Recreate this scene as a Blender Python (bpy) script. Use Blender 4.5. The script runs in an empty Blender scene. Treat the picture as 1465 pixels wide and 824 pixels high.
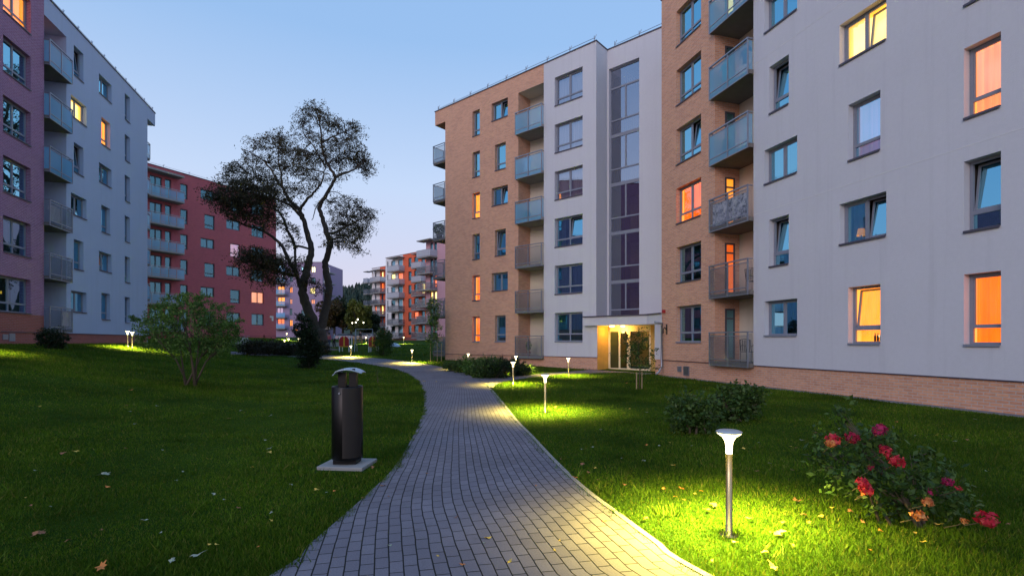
import bpy, math, random
import numpy as np
from mathutils import Matrix, Vector
R = math.radians
random.seed(7); rng = np.random.default_rng(11)
SC = bpy.context.scene
COL = SC.collection
F = 732.0; CX = 732.5; HY = 489.0; EYE = 1.65     # pixels of the photograph, used to survey the site

# ------------------------------------------------------------------ helpers
def smooth(t):
    t = np.clip(t, 0, 1); return t*t*(3-2*t)
def terrain(X, Y):
    X = np.asarray(X, float); Y = np.asarray(Y, float)
    w = X + .2828*Y
    l = 1.5*smooth((-w-1.5)/14)
    b = np.interp(Y, [0, 24, 30, 38, 45, 60, 85, 150, 300, 2000], [0, 0, .12, .42, .75, 1.3, 1.8, 2.2, 4.5, 5])
    z = (l**4 + b**4 + 1e-9)**.25 + .5*smooth((Y-42)/18)*smooth((-w-5)/8)
    return z
def tz(x, y): return float(terrain(x, y))
def ground_at(px, py):
    m = (px-CX)/F; s = (HY-py)/F
    ys = np.arange(1.5, 300, .05)
    d = EYE + s*ys - terrain(m*ys, ys)
    i = np.argmax(d < 0)
    if d[i] >= 0: i = len(ys)-1
    y = ys[i]
    return Vector((m*y, y, tz(m*y, y)))
def at(px, py, Y): return Vector(((px-CX)/F*Y, Y, EYE+(HY-py)/F*Y))

class MB:
    def __init__(s): s.v = []; s.f = []; s.mi = []; s.m = 0
    def face(s, pts):
        n = len(s.v); s.v += [tuple(p) for p in pts]; s.f.append(tuple(range(n, n+len(pts)))); s.mi.append(s.m)
    def box(s, x0, x1, y0, y1, z0, z1):
        n = len(s.v)
        s.v += [(x0,y0,z0),(x1,y0,z0),(x1,y1,z0),(x0,y1,z0),(x0,y0,z1),(x1,y0,z1),(x1,y1,z1),(x0,y1,z1)]
        for q in ((0,3,2,1),(4,5,6,7),(0,1,5,4),(1,2,6,5),(2,3,7,6),(3,0,4,7)):
            s.f.append(tuple(n+i for i in q)); s.mi.append(s.m)
    def tube(s, pts, rad, n=8, cap=True):
        pts = [Vector(p) for p in pts]
        if not hasattr(rad, '__len__'): rad = [rad]*len(pts)
        base = len(s.v); up = None
        for i, p in enumerate(pts):
            t = (pts[min(i+1, len(pts)-1)]-pts[max(i-1, 0)]).normalized()
            if up is None:
                up = Vector((0,0,1)) if abs(t.z) < .9 else Vector((1,0,0))
            a = t.cross(up).normalized(); b = a.cross(t).normalized(); up = b
            for k in range(n):
                th = 2*math.pi*k/n
                s.v.append(tuple(p + (a*math.cos(th)+b*math.sin(th))*rad[i]))
        for i in range(len(pts)-1):
            for k in range(n):
                q = base+i*n+k; q2 = base+i*n+(k+1) % n
                s.f.append((q, q2, q2+n, q+n)); s.mi.append(s.m)
        if cap:
            s.f.append(tuple(base+k for k in range(n))[::-1]); s.mi.append(s.m)
            s.f.append(tuple(base+(len(pts)-1)*n+k for k in range(n))); s.mi.append(s.m)
    def lathe(s, prof, n=24, c=(0,0,0)):
        base = len(s.v)
        for r, z in prof:
            for k in range(n):
                th = 2*math.pi*k/n; s.v.append((c[0]+r*math.cos(th), c[1]+r*math.sin(th), c[2]+z))
        for i in range(len(prof)-1):
            for k in range(n):
                q = base+i*n+k; q2 = base+i*n+(k+1) % n
                s.f.append((q, q2, q2+n, q+n)); s.mi.append(s.m)
    def prism(s, poly, z0, z1):
        n = len(s.v); k = len(poly)
        s.v += [(p[0], p[1], z0) for p in poly]+[(p[0], p[1], z1) for p in poly]
        s.f.append(tuple(range(n+k-1, n-1, -1))); s.f.append(tuple(range(n+k, n+2*k))); s.mi += [s.m]*2
        for i in range(k):
            j = (i+1) % k; s.f.append((n+i, n+j, n+k+j, n+k+i)); s.mi.append(s.m)
    def build(s, name, mat, parent=None, M=None, smooth_=False, bevel=0):
        me = bpy.data.meshes.new(name); me.from_pydata(s.v, [], s.f)
        for m in (mat if isinstance(mat, (list, tuple)) else [mat]): me.materials.append(m)
        me.polygons.foreach_set('material_index', s.mi)
        if smooth_: me.polygons.foreach_set('use_smooth', [True]*len(me.polygons))
        me.update()
        o = bpy.data.objects.new(name, me); COL.objects.link(o)
        if parent is not None:
            o.parent = parent
            if M is not None:
                o.matrix_parent_inverse = parent.matrix_basis.inverted(); o.matrix_basis = M
        elif M is not None: o.matrix_basis = M
        if bevel:
            b = o.modifiers.new('bevel', 'BEVEL'); b.width = bevel; b.segments = 2; b.limit_method = 'ANGLE'
        return o
def np_mesh(name, V, npf, mat, parent=None, faces=None):
    """V (N*npf,3): every npf verts form one face"""
    me = bpy.data.meshes.new(name); n = len(V)
    me.vertices.add(n); me.vertices.foreach_set('co', np.ascontiguousarray(V, dtype=np.float32).ravel())
    nf = n//npf
    me.loops.add(n); me.loops.foreach_set('vertex_index', np.arange(n, dtype=np.int32))
    me.polygons.add(nf); me.polygons.foreach_set('loop_start', np.arange(0, n, npf, dtype=np.int32))
    me.polygons.foreach_set('loop_total', np.full(nf, npf, dtype=np.int32))
    me.materials.append(mat); me.update(calc_edges=True); me.validate()
    o = bpy.data.objects.new(name, me); COL.objects.link(o)
    if parent is not None: o.parent = parent
    return o
def tag(o, label=None, cat=None, group=None, kind=None):
    if label: o['label'] = label
    if cat: o['category'] = cat
    if group: o['group'] = group
    if kind: o['kind'] = kind
    return o
def empty(name, loc=(0,0,0), rz=0, label=None, cat=None, group=None):
    o = bpy.data.objects.new(name, None); COL.objects.link(o); o.location = loc; o.rotation_euler = (0,0,rz)
    o.empty_display_size = .3
    o.matrix_basis = Matrix.Translation(loc) @ Matrix.Rotation(rz, 4, 'Z')
    return tag(o, label, cat, group)
def copy_tree(o, parent=None, kids=None):
    if kids is None:
        kids = {}
        for x in COL.objects: kids.setdefault(x.parent, []).append(x)
    c = o.copy(); COL.objects.link(c)
    if parent is not None: c.parent = parent; c.matrix_parent_inverse = o.matrix_parent_inverse
    for ch in kids.get(o, []): copy_tree(ch, c, kids)
    return c

# ------------------------------------------------------------------ materials
def newmat(name):
    m = bpy.data.materials.new(name); m.use_nodes = True
    nt = m.node_tree; nt.nodes.clear()
    out = nt.nodes.new('ShaderNodeOutputMaterial')
    return m, nt, out
def N(nt, t, **kw):
    n = nt.nodes.new(t)
    for k, v in kw.items():
        if k in n.inputs: n.inputs[k].default_value = v
        else: setattr(n, k, v)
    return n
def L(nt, a, b): nt.links.new(a, b)
def mixc(nt, fac, a, b, blend='MIX'):
    n = nt.nodes.new('ShaderNodeMix'); n.data_type = 'RGBA'; n.blend_type = blend
    for i, v in ((0, fac), (6, a), (7, b)):
        if isinstance(v, (int, float)): n.inputs[i].default_value = v
        elif isinstance(v, tuple): n.inputs[i].default_value = (*v[:3], 1)
        else: L(nt, v, n.inputs[i])
    return n.outputs[2]
def ramp(nt, src, stops):
    r = nt.nodes.new('ShaderNodeValToRGB'); e = r.color_ramp.elements
    while len(e) < len(stops): e.new(.5)
    for i, (p, c) in enumerate(stops):
        e[i].position = p; e[i].color = (*c, 1) if isinstance(c, tuple) else (c, c, c, 1)
    L(nt, src, r.inputs[0]); return r.outputs[0]
def noise(nt, scale, detail=4, vec=None, rough=.55):
    n = N(nt, 'ShaderNodeTexNoise', Scale=scale, Detail=detail, Roughness=rough)
    if vec is None:
        tc = N(nt, 'ShaderNodeTexCoord'); vec = tc.outputs['Object']
    L(nt, vec, n.inputs['Vector']); return n.outputs['Fac']
def bump(nt, h, strength, dist):
    b = N(nt, 'ShaderNodeBump', Strength=strength, Distance=dist); L(nt, h, b.inputs['Height']); return b.outputs[0]
def simple(name, col, rough=.6, metal=0, var=.15, nscale=6, bs=0, spec=.5):
    m, nt, out = newmat(name)
    p = N(nt, 'ShaderNodeBsdfPrincipled', Roughness=rough, Metallic=metal)
    p.inputs['Specular IOR Level'].default_value = spec
    n = noise(nt, nscale)
    c = mixc(nt, n, tuple(x*(1-var) for x in col), tuple(min(1, x*(1+var)) for x in col))
    L(nt, c, p.inputs['Base Color'])
    if bs: L(nt, bump(nt, noise(nt, nscale*8), bs, .01), p.inputs['Normal'])
    L(nt, p.outputs[0], out.inputs[0]); return m
def plaster(name, col):
    m, nt, out = newmat(name)
    p = N(nt, 'ShaderNodeBsdfPrincipled', Roughness=.9); p.inputs['Specular IOR Level'].default_value = .2
    n1 = noise(nt, .5, 5); n2 = noise(nt, 9, 3)
    c = mixc(nt, n1, tuple(x*.90 for x in col), tuple(x*1.06 for x in col))
    c = mixc(nt, .25, c, mixc(nt, n2, tuple(x*.8 for x in col), tuple(min(1, x*1.15) for x in col)))
    tc = N(nt, 'ShaderNodeTexCoord'); mp = N(nt, 'ShaderNodeMapping'); mp.inputs['Scale'].default_value = (3.2, 3.2, .12)
    L(nt, tc.outputs['Object'], mp.inputs[0])
    st = noise(nt, 1, 4, mp.outputs[0], .7)
    c = mixc(nt, ramp(nt, st, [(.52, 0.0), (.85, .42)]), c, tuple(x*.72 for x in col))
    L(nt, c, p.inputs['Base Color'])
    L(nt, bump(nt, noise(nt, 38, 3), .5, .012), p.inputs['Normal'])
    L(nt, p.outputs[0], out.inputs[0]); return m
def brick(name, cols, mortar, bw=.25, bh=.077, msize=.012, big=.6):
    m, nt, out = newmat(name)
    p = N(nt, 'ShaderNodeBsdfPrincipled', Roughness=.85); p.inputs['Specular IOR Level'].default_value = .25
    tc = N(nt, 'ShaderNodeTexCoord'); sp = N(nt, 'ShaderNodeSeparateXYZ'); L(nt, tc.outputs['Object'], sp.inputs[0])
    ad = N(nt, 'ShaderNodeMath', operation='ADD'); L(nt, sp.outputs[0], ad.inputs[0]); L(nt, sp.outputs[1], ad.inputs[1])
    cb = N(nt, 'ShaderNodeCombineXYZ'); L(nt, ad.outputs[0], cb.inputs[0]); L(nt, sp.outputs[2], cb.inputs[1])
    b = N(nt, 'ShaderNodeTexBrick'); L(nt, cb.outputs[0], b.inputs['Vector'])
    b.inputs['Scale'].default_value = 1; b.inputs['Brick Width'].default_value = bw; b.inputs['Row Height'].default_value = bh
    b.inputs['Mortar Size'].default_value = msize; b.inputs['Mortar Smooth'].default_value = .3; b.inputs['Bias'].default_value = 0
    b.inputs['Color1'].default_value = (*cols[0], 1); b.inputs['Color2'].default_value = (*cols[1], 1); b.inputs['Mortar'].default_value = (*mortar, 1)
    n = noise(nt, big, 6)
    c = mixc(nt, ramp(nt, n, [(.3, .0), (.7, .45)]), b.outputs['Color'], cols[2])
    n2 = noise(nt, 14, 3)
    c = mixc(nt, .5, c, mixc(nt, n2, (.35, .35, .35), (1, 1, 1)), 'MULTIPLY')
    c = mixc(nt, .35, c, c, 'ADD')
    L(nt, c, p.inputs['Base Color'])
    inv = N(nt, 'ShaderNodeMath', operation='SUBTRACT'); inv.inputs[0].default_value = 1; L(nt, b.outputs['Fac'], inv.inputs[1])
    L(nt, bump(nt, inv.outputs[0], .7, .01), p.inputs['Normal'])
    L(nt, p.outputs[0], out.inputs[0]); return m
def glass(name, refl=.4, tint=(.75, .85, .9)):
    m, nt, out = newmat(name)
    t = N(nt, 'ShaderNodeBsdfTransparent'); t.inputs[0].default_value = (*tint, 1)
    g = N(nt, 'ShaderNodeBsdfGlossy', Roughness=.01); g.inputs[0].default_value = (.36, .80, 1, 1)
    L(nt, bump(nt, noise(nt, .9, 2), .05, .02), g.inputs['Normal'])
    fr = N(nt, 'ShaderNodeFresnel', IOR=1.6)
    ma = N(nt, 'ShaderNodeMath', operation='ADD', use_clamp=True); ma.inputs[1].default_value = refl; L(nt, fr.outputs[0], ma.inputs[0])
    mx = N(nt, 'ShaderNodeMixShader'); L(nt, ma.outputs[0], mx.inputs[0]); L(nt, t.outputs[0], mx.inputs[1]); L(nt, g.outputs[0], mx.inputs[2])
    L(nt, mx.outputs[0], out.inputs[0]); return m
def frosted(name, col, fac=.6):
    m, nt, out = newmat(name)
    t = N(nt, 'ShaderNodeBsdfTransparent')
    p = N(nt, 'ShaderNodeBsdfPrincipled', Roughness=.10); p.inputs['Base Color'].default_value = (*col, 1)
    p.inputs['Specular IOR Level'].default_value = 1
    tr = N(nt, 'ShaderNodeBsdfTranslucent'); tr.inputs[0].default_value = (*col, 1)
    m1 = N(nt, 'ShaderNodeMixShader'); m1.inputs[0].default_value = .45; L(nt, p.outputs[0], m1.inputs[1]); L(nt, tr.outputs[0], m1.inputs[2])
    mx = N(nt, 'ShaderNodeMixShader'); mx.inputs[0].default_value = fac; L(nt, t.outputs[0], mx.inputs[1]); L(nt, m1.outputs[0], mx.inputs[2])
    L(nt, mx.outputs[0], out.inputs[0]); return m
def curtain_mat(name, col, emit=0, var=.35, fold=9, ecol=None):
    m, nt, out = newmat(name)
    tc = N(nt, 'ShaderNodeTexCoord'); mp = N(nt, 'ShaderNodeMapping'); mp.inputs['Scale'].default_value = (fold, .1, .25)
    L(nt, tc.outputs['Object'], mp.inputs[0])
    n = noise(nt, 1, 3, mp.outputs[0])  # stripes paint the light and dark of folds into the colour
    lo = tuple(x*(1-var) for x in col); hi = tuple(min(1, x*(1+var*.6)) for x in col)
    c = mixc(nt, ramp(nt, n, [(.3, 0.0), (.7, 1.0)]), lo, hi)
    p = N(nt, 'ShaderNodeBsdfPrincipled', Roughness=.9); L(nt, c, p.inputs['Base Color'])
    if emit:
        e = ecol or col
        big = noise(nt, .9, 2)
        c2 = mixc(nt, ramp(nt, n, [(.3, 0.0), (.7, 1.0)]), (e[0]*(1-var*.9), e[1]*(1-var*1.2), e[2]*(1-var)), (e[0], e[1]*(1+var*.9), e[2]*(1+var)))
        c2 = mixc(nt, ramp(nt, big, [(.35, 0.0), (.65, .8)]), c2, (e[0], e[1]*1.3, min(1, e[2]*2+.02)))
        L(nt, c2, p.inputs['Emission Color']); p.inputs['Emission Strength'].default_value = emit*.8  # room lamplight put in as a glow of the surface itself
        p.inputs['Base Color'].default_value = (.3, .2, .1, 1)
    L(nt, p.outputs[0], out.inputs[0]); return m
def emis(name, col, s, trans=0):
    m, nt, out = newmat(name)
    e = N(nt, 'ShaderNodeEmission', Strength=s); e.inputs[0].default_value = (*col, 1)
    if trans:
        t = N(nt, 'ShaderNodeBsdfTransparent'); mx = N(nt, 'ShaderNodeMixShader'); mx.inputs[0].default_value = 1-trans
        L(nt, t.outputs[0], mx.inputs[1]); L(nt, e.outputs[0], mx.inputs[2]); L(nt, mx.outputs[0], out.inputs[0])
    else: L(nt, e.outputs[0], out.inputs[0])
    return m
def leafmat(name, stops, trans=.3, rough=.5):
    m, nt, out = newmat(name)
    g = N(nt, 'ShaderNodeNewGeometry')
    c = ramp(nt, g.outputs['Random Per Island'], stops)
    n = noise(nt, .6, 2)
    c = mixc(nt, ramp(nt, n, [(.35, .0), (.7, .45)]), c, tuple(x*.45 for x in stops[0][1]))
    p = N(nt, 'ShaderNodeBsdfPrincipled', Roughness=rough); L(nt, c, p.inputs['Base Color']); p.inputs['Specular IOR Level'].default_value = .3
    t = N(nt, 'ShaderNodeBsdfTranslucent'); L(nt, c, t.inputs[0])
    mx = N(nt, 'ShaderNodeMixShader'); mx.inputs[0].default_value = trans
    L(nt, p.outputs[0], mx.inputs[1]); L(nt, t.outputs[0], mx.inputs[2]); L(nt, mx.outputs[0], out.inputs[0]); return m

M = {}
M['plaster'] = plaster('plaster_pale_grey', (.63, .63, .67))
M['plaster_left'] = plaster('plaster_blue_grey', (.42, .50, .66))
M['plaster_white'] = plaster('plaster_white', (.80, .78, .80))
M['plaster_beige'] = plaster('plaster_beige', (.66, .60, .50))
M['plaster_purple'] = plaster('plaster_purple', (.36, .27, .40))
M['plaster_orange'] = plaster('plaster_orange', (.78, .16, .08))
M['plaster_pink'] = plaster('plaster_pink', (.62, .36, .42))
M['brick_tan'] = brick('brick_tan', ((.66, .33, .19), (.49, .22, .13), (.68, .38, .25)), (.50, .40, .35))
M['brick_plum'] = brick('brick_plum', ((.30, .14, .23), (.22, .10, .17), (.33, .16, .27)), (.38, .28, .38))
M['brick_rust'] = brick('brick_rust', ((.33, .09, .07), (.25, .07, .05), (.36, .12, .09)), (.28, .18, .18))
M['brick_red'] = brick('brick_red', ((.50, .105, .125), (.41, .08, .10), (.55, .13, .16)), (.36, .15, .16))
M['frame'] = simple('window_frame_grey', (.23, .25, .31), .45, .0, .1)
M['frame_dark'] = simple('window_frame_dark', (.07, .07, .09), .45)
M['metal'] = simple('galvanised_metal', (.30, .32, .37), .4, .6, .2)
M['coping'] = simple('coping_dark', (.10, .09, .12), .5, .3)
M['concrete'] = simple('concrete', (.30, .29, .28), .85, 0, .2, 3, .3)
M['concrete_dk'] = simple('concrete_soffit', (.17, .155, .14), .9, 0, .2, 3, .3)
M['roof'] = simple('roof_felt', (.08, .08, .09), .9)
M['glass'] = glass('window_glass', .54, (.5, .62, .75))
M['glass_stair'] = glass('stair_glass', .36, (.7, .7, .65)); M['glass_stair'].node_tree.nodes['Glossy BSDF'].inputs[0].default_value = (.8, .84, 1, 1)
M['glass_lit'] = glass('window_glass_lit', .10, (1, 1, 1))
M['glass_far'] = glass('far_window_glass', .16)
M['frost'] = frosted('balcony_glass', (.24, .66, .98), .64)  # sky reflection on the panels painted into the cyan base colour
M['mesh'] = frosted('balcony_mesh_panel', (.26, .29, .32), .42)
M['frost_white'] = frosted('balcony_white_panel', (.70, .72, .78), .85)
M['room'] = simple('dark_room', (.07, .06, .06), .9)
M['room_lit'] = curtain_mat('lit_room', (1, .5, .1), .9, .3, 1.2, (1, .42, .05))
M['cur_grey'] = curtain_mat('net_curtain', (.34, .36, .40))
M['cur_white'] = curtain_mat('white_curtain', (.62, .62, .68), 0, .25)
M['cur_green'] = curtain_mat('green_curtain', (.10, .34, .30))
M['cur_orange'] = curtain_mat('lit_orange_curtain', (1, .3, .02), 1.0, .4, 7, (1, .14, .003))
M['cur_gold'] = curtain_mat('lit_gold_curtain', (1, .5, .06), 1.25, .3, 3, (1, .24, .008))
M['cur_yellow'] = curtain_mat('lit_yellow_curtain', (1, .7, .2), 1.15, .25, 1.2, (1, .66, .22))
M['cur_pink'] = curtain_mat('lit_pink_curtain', (1, .4, .25), .85, .3, 6, (1, .30, .10))
M['cur_rose'] = curtain_mat('rose_curtain', (.8, .4, .5), .5, .25, 4, (1, .42, .40))
M['white'] = simple('white_paint', (.72, .72, .72), .5)
M['black'] = simple('black_metal', (.02, .02, .022), .4)

def leaf_quads(C, size, r, aspect=.5, up=None):
    n = len(C); A = r.normal(size=(n, 3)); A /= np.linalg.norm(A, axis=1)[:, None]
    B = r.normal(size=(n, 3)); B -= A*np.sum(A*B, 1)[:, None]; B /= np.linalg.norm(B, axis=1)[:, None]
    s = size*(.6+r.random(n)*.8); A *= s[:, None]*.5; B *= (s*aspect)[:, None]*.5
    return np.stack([C-A, C-B, C+A, C+B], 1).reshape(-1, 3)
def ell_points(c, rad, n, r, shell=.35):
    d = r.normal(size=(n, 3)); d /= np.linalg.norm(d, axis=1)[:, None]
    rr = (r.random(n)**(1/3))*(1-shell)+shell*r.random(n)**.2
    return np.array(c)+d*rr[:, None]*np.array(rad)
GL = [(0, (.018, .045, .010)), (.5, (.035, .085, .016)), (1, (.07, .13, .028))]
M['leaf_green'] = leafmat('leaves_green', [(0, (.025, .055, .010)), (.5, (.05, .11, .02)), (1, (.11, .18, .035))])
M['leaf_shrub'] = leafmat('leaves_light_shrub', [(0, (.035, .09, .012)), (.6, (.085, .19, .03)), (1, (.20, .32, .07))])
M['leaf_dark'] = leafmat('leaves_dark', [(0, (.008, .018, .006)), (.6, (.016, .034, .010)), (1, (.03, .06, .016))])
M['leaf_tree'] = leafmat('leaves_tree', [(0, (.030, .028, .012)), (.5, (.065, .055, .022)), (1, (.12, .09, .035))])
M['leaf_hedge'] = leafmat('leaves_hedge', [(0, (.012, .014, .008)), (.6, (.03, .028, .012)), (1, (.05, .05, .018))])
M['leaf_lamplit'] = leafmat('leaves_lamplit', [(0, (.07, .09, .015)), (.6, (.16, .18, .03)), (1, (.26, .25, .04))])  # street lamp light painted into the leaf colour of one far tree
M['leaf_autumn'] = leafmat('leaves_autumn', [(0, (.05, .03, .015)), (.6, (.10, .06, .02)), (1, (.12, .11, .03))])
m = simple('bark', (.055, .042, .032), .95, 0, .5, 5, 1); M['bark'] = m
M['bark_grey'] = simple('stem_bark', (.10, .075, .05), .9, 0, .4, 20, .5)
M['stake'] = simple('pale_stake', (.38, .27, .15), .8, 0, .2)
# ------------------------------------------------------------------ facades
class Facade:
    def __init__(s, p0, d):
        s.p = Vector((*p0, 0)); s.d = Vector((*d, 0)).normalized()
        s.n = Vector((-s.d.y, s.d.x, 0))
        s.M = Matrix(((s.d.x, s.n.x, 0, s.p.x), (s.d.y, s.n.y, 0, s.p.y), (0, 0, 1, 0), (0, 0, 0, 1)))
    def u(s, px):
        m = (px-CX)/F
        return (m*s.p.y-s.p.x)/(s.d.x-m*s.d.y)
    def Y(s, px): return s.p.y+s.u(px)*s.d.y
    def z(s, px, py): return EYE+(HY-py)/F*s.Y(px)
    def w(s, u, y=0, z=0): return s.M @ Vector((u, y, z))
    def off(s, dist): return Facade((s.p+s.n*dist).xy, s.d.xy)

def wall(fc, parent, name, u0, u1, z0, z1, ops, mat, rev=.2, y=0):
    mb = MB()
    us = sorted({u0, u1, *[a for o in ops for a in o[:2]]}); zs = sorted({z0, z1, *[a for o in ops for a in o[2:4]]})
    us = [a for a in us if u0 <= a <= u1]; zs = [a for a in zs if z0 <= a <= z1]
    for i in range(len(us)-1):
        for j in range(len(zs)-1):
            cu = (us[i]+us[i+1])/2; cz = (zs[j]+zs[j+1])/2
            if any(o[0] < cu < o[1] and o[2] < cz < o[3] for o in ops): continue
            mb.face([(us[i], y, zs[j]), (us[i+1], y, zs[j]), (us[i+1], y, zs[j+1]), (us[i], y, zs[j+1])])
    for o in ops:
        a, b, c, d = o[:4]; e = y+rev
        mb.face([(a,y,c),(a,e,c),(a,e,d),(a,y,d)]); mb.face([(b,y,c),(b,y,d),(b,e,d),(b,e,c)])
        mb.face([(a,y,d),(a,e,d),(b,e,d),(b,y,d)]); mb.face([(a,y,c),(b,y,c),(b,e,c),(a,e,c)])
    return mb.build(name, mat, parent, fc.M)

def wavy(u0, u1, z0, z1, y, amp=.03, per=.16):
    mb = MB(); n = max(8, int((u1-u0)/per*6))
    ph = random.random()*6
    pts = [(u0+(u1-u0)*i/n, y+amp*math.sin(2*math.pi*(u0+(u1-u0)*i/n)/per+ph+.8*math.sin(i*.37))) for i in range(n+1)]
    for i in range(n):
        mb.face([(pts[i][0], pts[i][1], z0), (pts[i+1][0], pts[i+1][1], z0), (pts[i+1][0], pts[i+1][1], z1), (pts[i][0], pts[i][1], z1)])
    return mb

def window(fc, parent, u0, u1, z0, z1, kind='double', cur='none', y=.2, far=False, tilt=False, fm=None, fw=.07):
    h = z1-z0; fm = fm or M['frame']; t = .06
    mb = MB()
    a, b, c, d = u0+.003, u1-.003, z0+.003, z1-.003
    mb.box(a, a+fw, y, y+t, c, d); mb.box(b-fw, b, y, y+t, c, d)
    mb.box(a+fw, b-fw, y, y+t, c, c+fw); mb.box(a+fw, b-fw, y, y+t, d-fw, d)
    tr = c+fw
    if kind in ('tall', 'big'):
        tr = z0+.24*h; mb.box(a+fw, b-fw, y, y+t, tr, tr+fw*1.25); tr += fw*1.25
    mid = (a+b)/2
    if kind in ('double', 'big'):
        mb.box(mid-fw*.6, mid+fw*.6, y+.002, y+t-.002, tr, d-fw)
        if kind == 'big': mb.box(mid-fw*.45, mid+fw*.45, y+.002, y+t-.002, c+fw, tr-fw*1.25)
    if not far:   # inner sash profile, thinner and set back
        iw = .03
        cells = [(a+fw, mid-fw*.6), (mid+fw*.6, b-fw)] if kind in ('double', 'big') else [(a+fw, b-fw)]
        for k, (p, q) in enumerate(cells):
            if tilt and k == len(cells)-1: continue
            mb.box(p, p+iw, y+.015, y+t+.01, tr, d-fw); mb.box(q-iw, q, y+.015, y+t+.01, tr, d-fw)
            mb.box(p+iw, q-iw, y+.015, y+t+.01, d-fw-iw, d-fw)
    w = mb.build('window', fm, parent, fc.M)
    lit = cur in ('orange', 'gold', 'yellow', 'pink')
    gl = M['glass_lit'] if lit else (M['glass_far'] if far else M['glass'])
    if cur == 'white' and not far: gl = M['glass_stair']
    g = MB(); yy = y+.035
    if tilt and not far:
        cells = [(a+fw, mid-fw*.6), (mid+fw*.6, b-fw)] if kind in ('double', 'big') else [(a+fw, b-fw)]
        for p, q in cells[:-1]: g.face([(p,yy,tr),(q,yy,tr),(q,yy,d-fw),(p,yy,d-fw)])
        if tr > c+fw: g.face([(a+fw,yy,c+fw),(b-fw,yy,c+fw),(b-fw,yy,tr-fw*1.25),(a+fw,yy,tr-fw*1.25)])
        p, q = cells[-1]; s = MB(); dz = d-fw-tr; dy = .14
        def P(u_, f_, o_=0): return (u_, y+.05+dy*f_+o_, tr+dz*f_)
        for (ua, ub, fa, fb) in ((p, p+.05, 0, 1), (q-.05, q, 0, 1), (p+.05, q-.05, 0, .05), (p+.05, q-.05, .95, 1)):
            A = [P(ua, fa), P(ub, fa), P(ub, fb), P(ua, fb)]; B = [P(ua, fa, .05), P(ub, fa, .05), P(ub, fb, .05), P(ua, fb, .05)]
            s.face(A); s.face(B[::-1])
            for i in range(4): j = (i+1) % 4; s.face([A[j], A[i], B[i], B[j]])
        so = s.build('sash', fm, w)
        g.face([P(p+.05, .05, .02), P(q-.05, .05, .02), P(q-.05, .95, .02), P(p+.05, .95, .02)])
    else:
        g.face([(a+fw,yy,c+fw),(b-fw,yy,c+fw),(b-fw,yy,d-fw),(a+fw,yy,d-fw)])
    if len(g.f): g.build('pane', gl, w)
    if not far:
        s = MB(); s.box(u0+.004, u1-.004, -.045+y-.2, y-.002, z0+.004, z0+.024); s.box(u0+.004, u1-.004, -.045+y-.2, -.03+y-.2, z0-.035, z0+.003)
        s.build('sill', M['coping'] if z0 > 3 else M['frame'], w)
    r = MB(); yb = y+t+.012; dp = .5 if far else 1.1; e = yb+dp
    r.face([(a,e,c),(b,e,c),(b,e,d),(a,e,d)])
    r.face([(a,yb,c),(a,e,c),(a,e,d),(a,yb,d)]); r.face([(b,yb,c),(b,yb,d),(b,e,d),(b,e,c)])
    r.face([(a,yb,d),(a,e,d),(b,e,d),(b,yb,d)]); r.face([(a,yb,c),(b,yb,c),(b,e,c),(a,e,c)])
    r.build('room', M['room_lit'] if lit or cur == 'glow' else M['room'], w)
    cy = y+.24 if not far else y+.15
    if tilt: cy += .1
    cm = {'grey': 'cur_grey', 'white': 'cur_white', 'green': 'cur_green', 'orange': 'cur_orange', 'gold': 'cur_gold', 'yellow': 'cur_yellow', 'pink': 'cur_pink', 'rose': 'cur_rose'}
    if cur in cm: wavy(a, b, c+.02, d-.02, cy).build('curtain', M[cm[cur]], w, smooth_=True)
    elif cur == 'sides':
        q = (b-a)*.24
        c1 = wavy(a, a+q, c+.02, d-.02, cy, .035, .12); c2 = wavy(b-q, b, c+.02, d-.02, cy, .035, .12)
        c1.build('curtain', M['cur_grey'], w, smooth_=True); c2.build('curtain', M['cur_grey'], w, smooth_=True)
    elif cur == 'blind':
        s = MB(); s.face([(a, cy, d-h*.45), (b, cy, d-h*.45), (b, cy, d), (a, cy, d)]); s.build('blind', M['cur_white'], w)
    elif cur == 'half':
        wavy(a, (a+b)/2, c+.02, d-.02, cy).build('curtain', M['cur_white'], w, smooth_=True)
    return w

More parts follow.
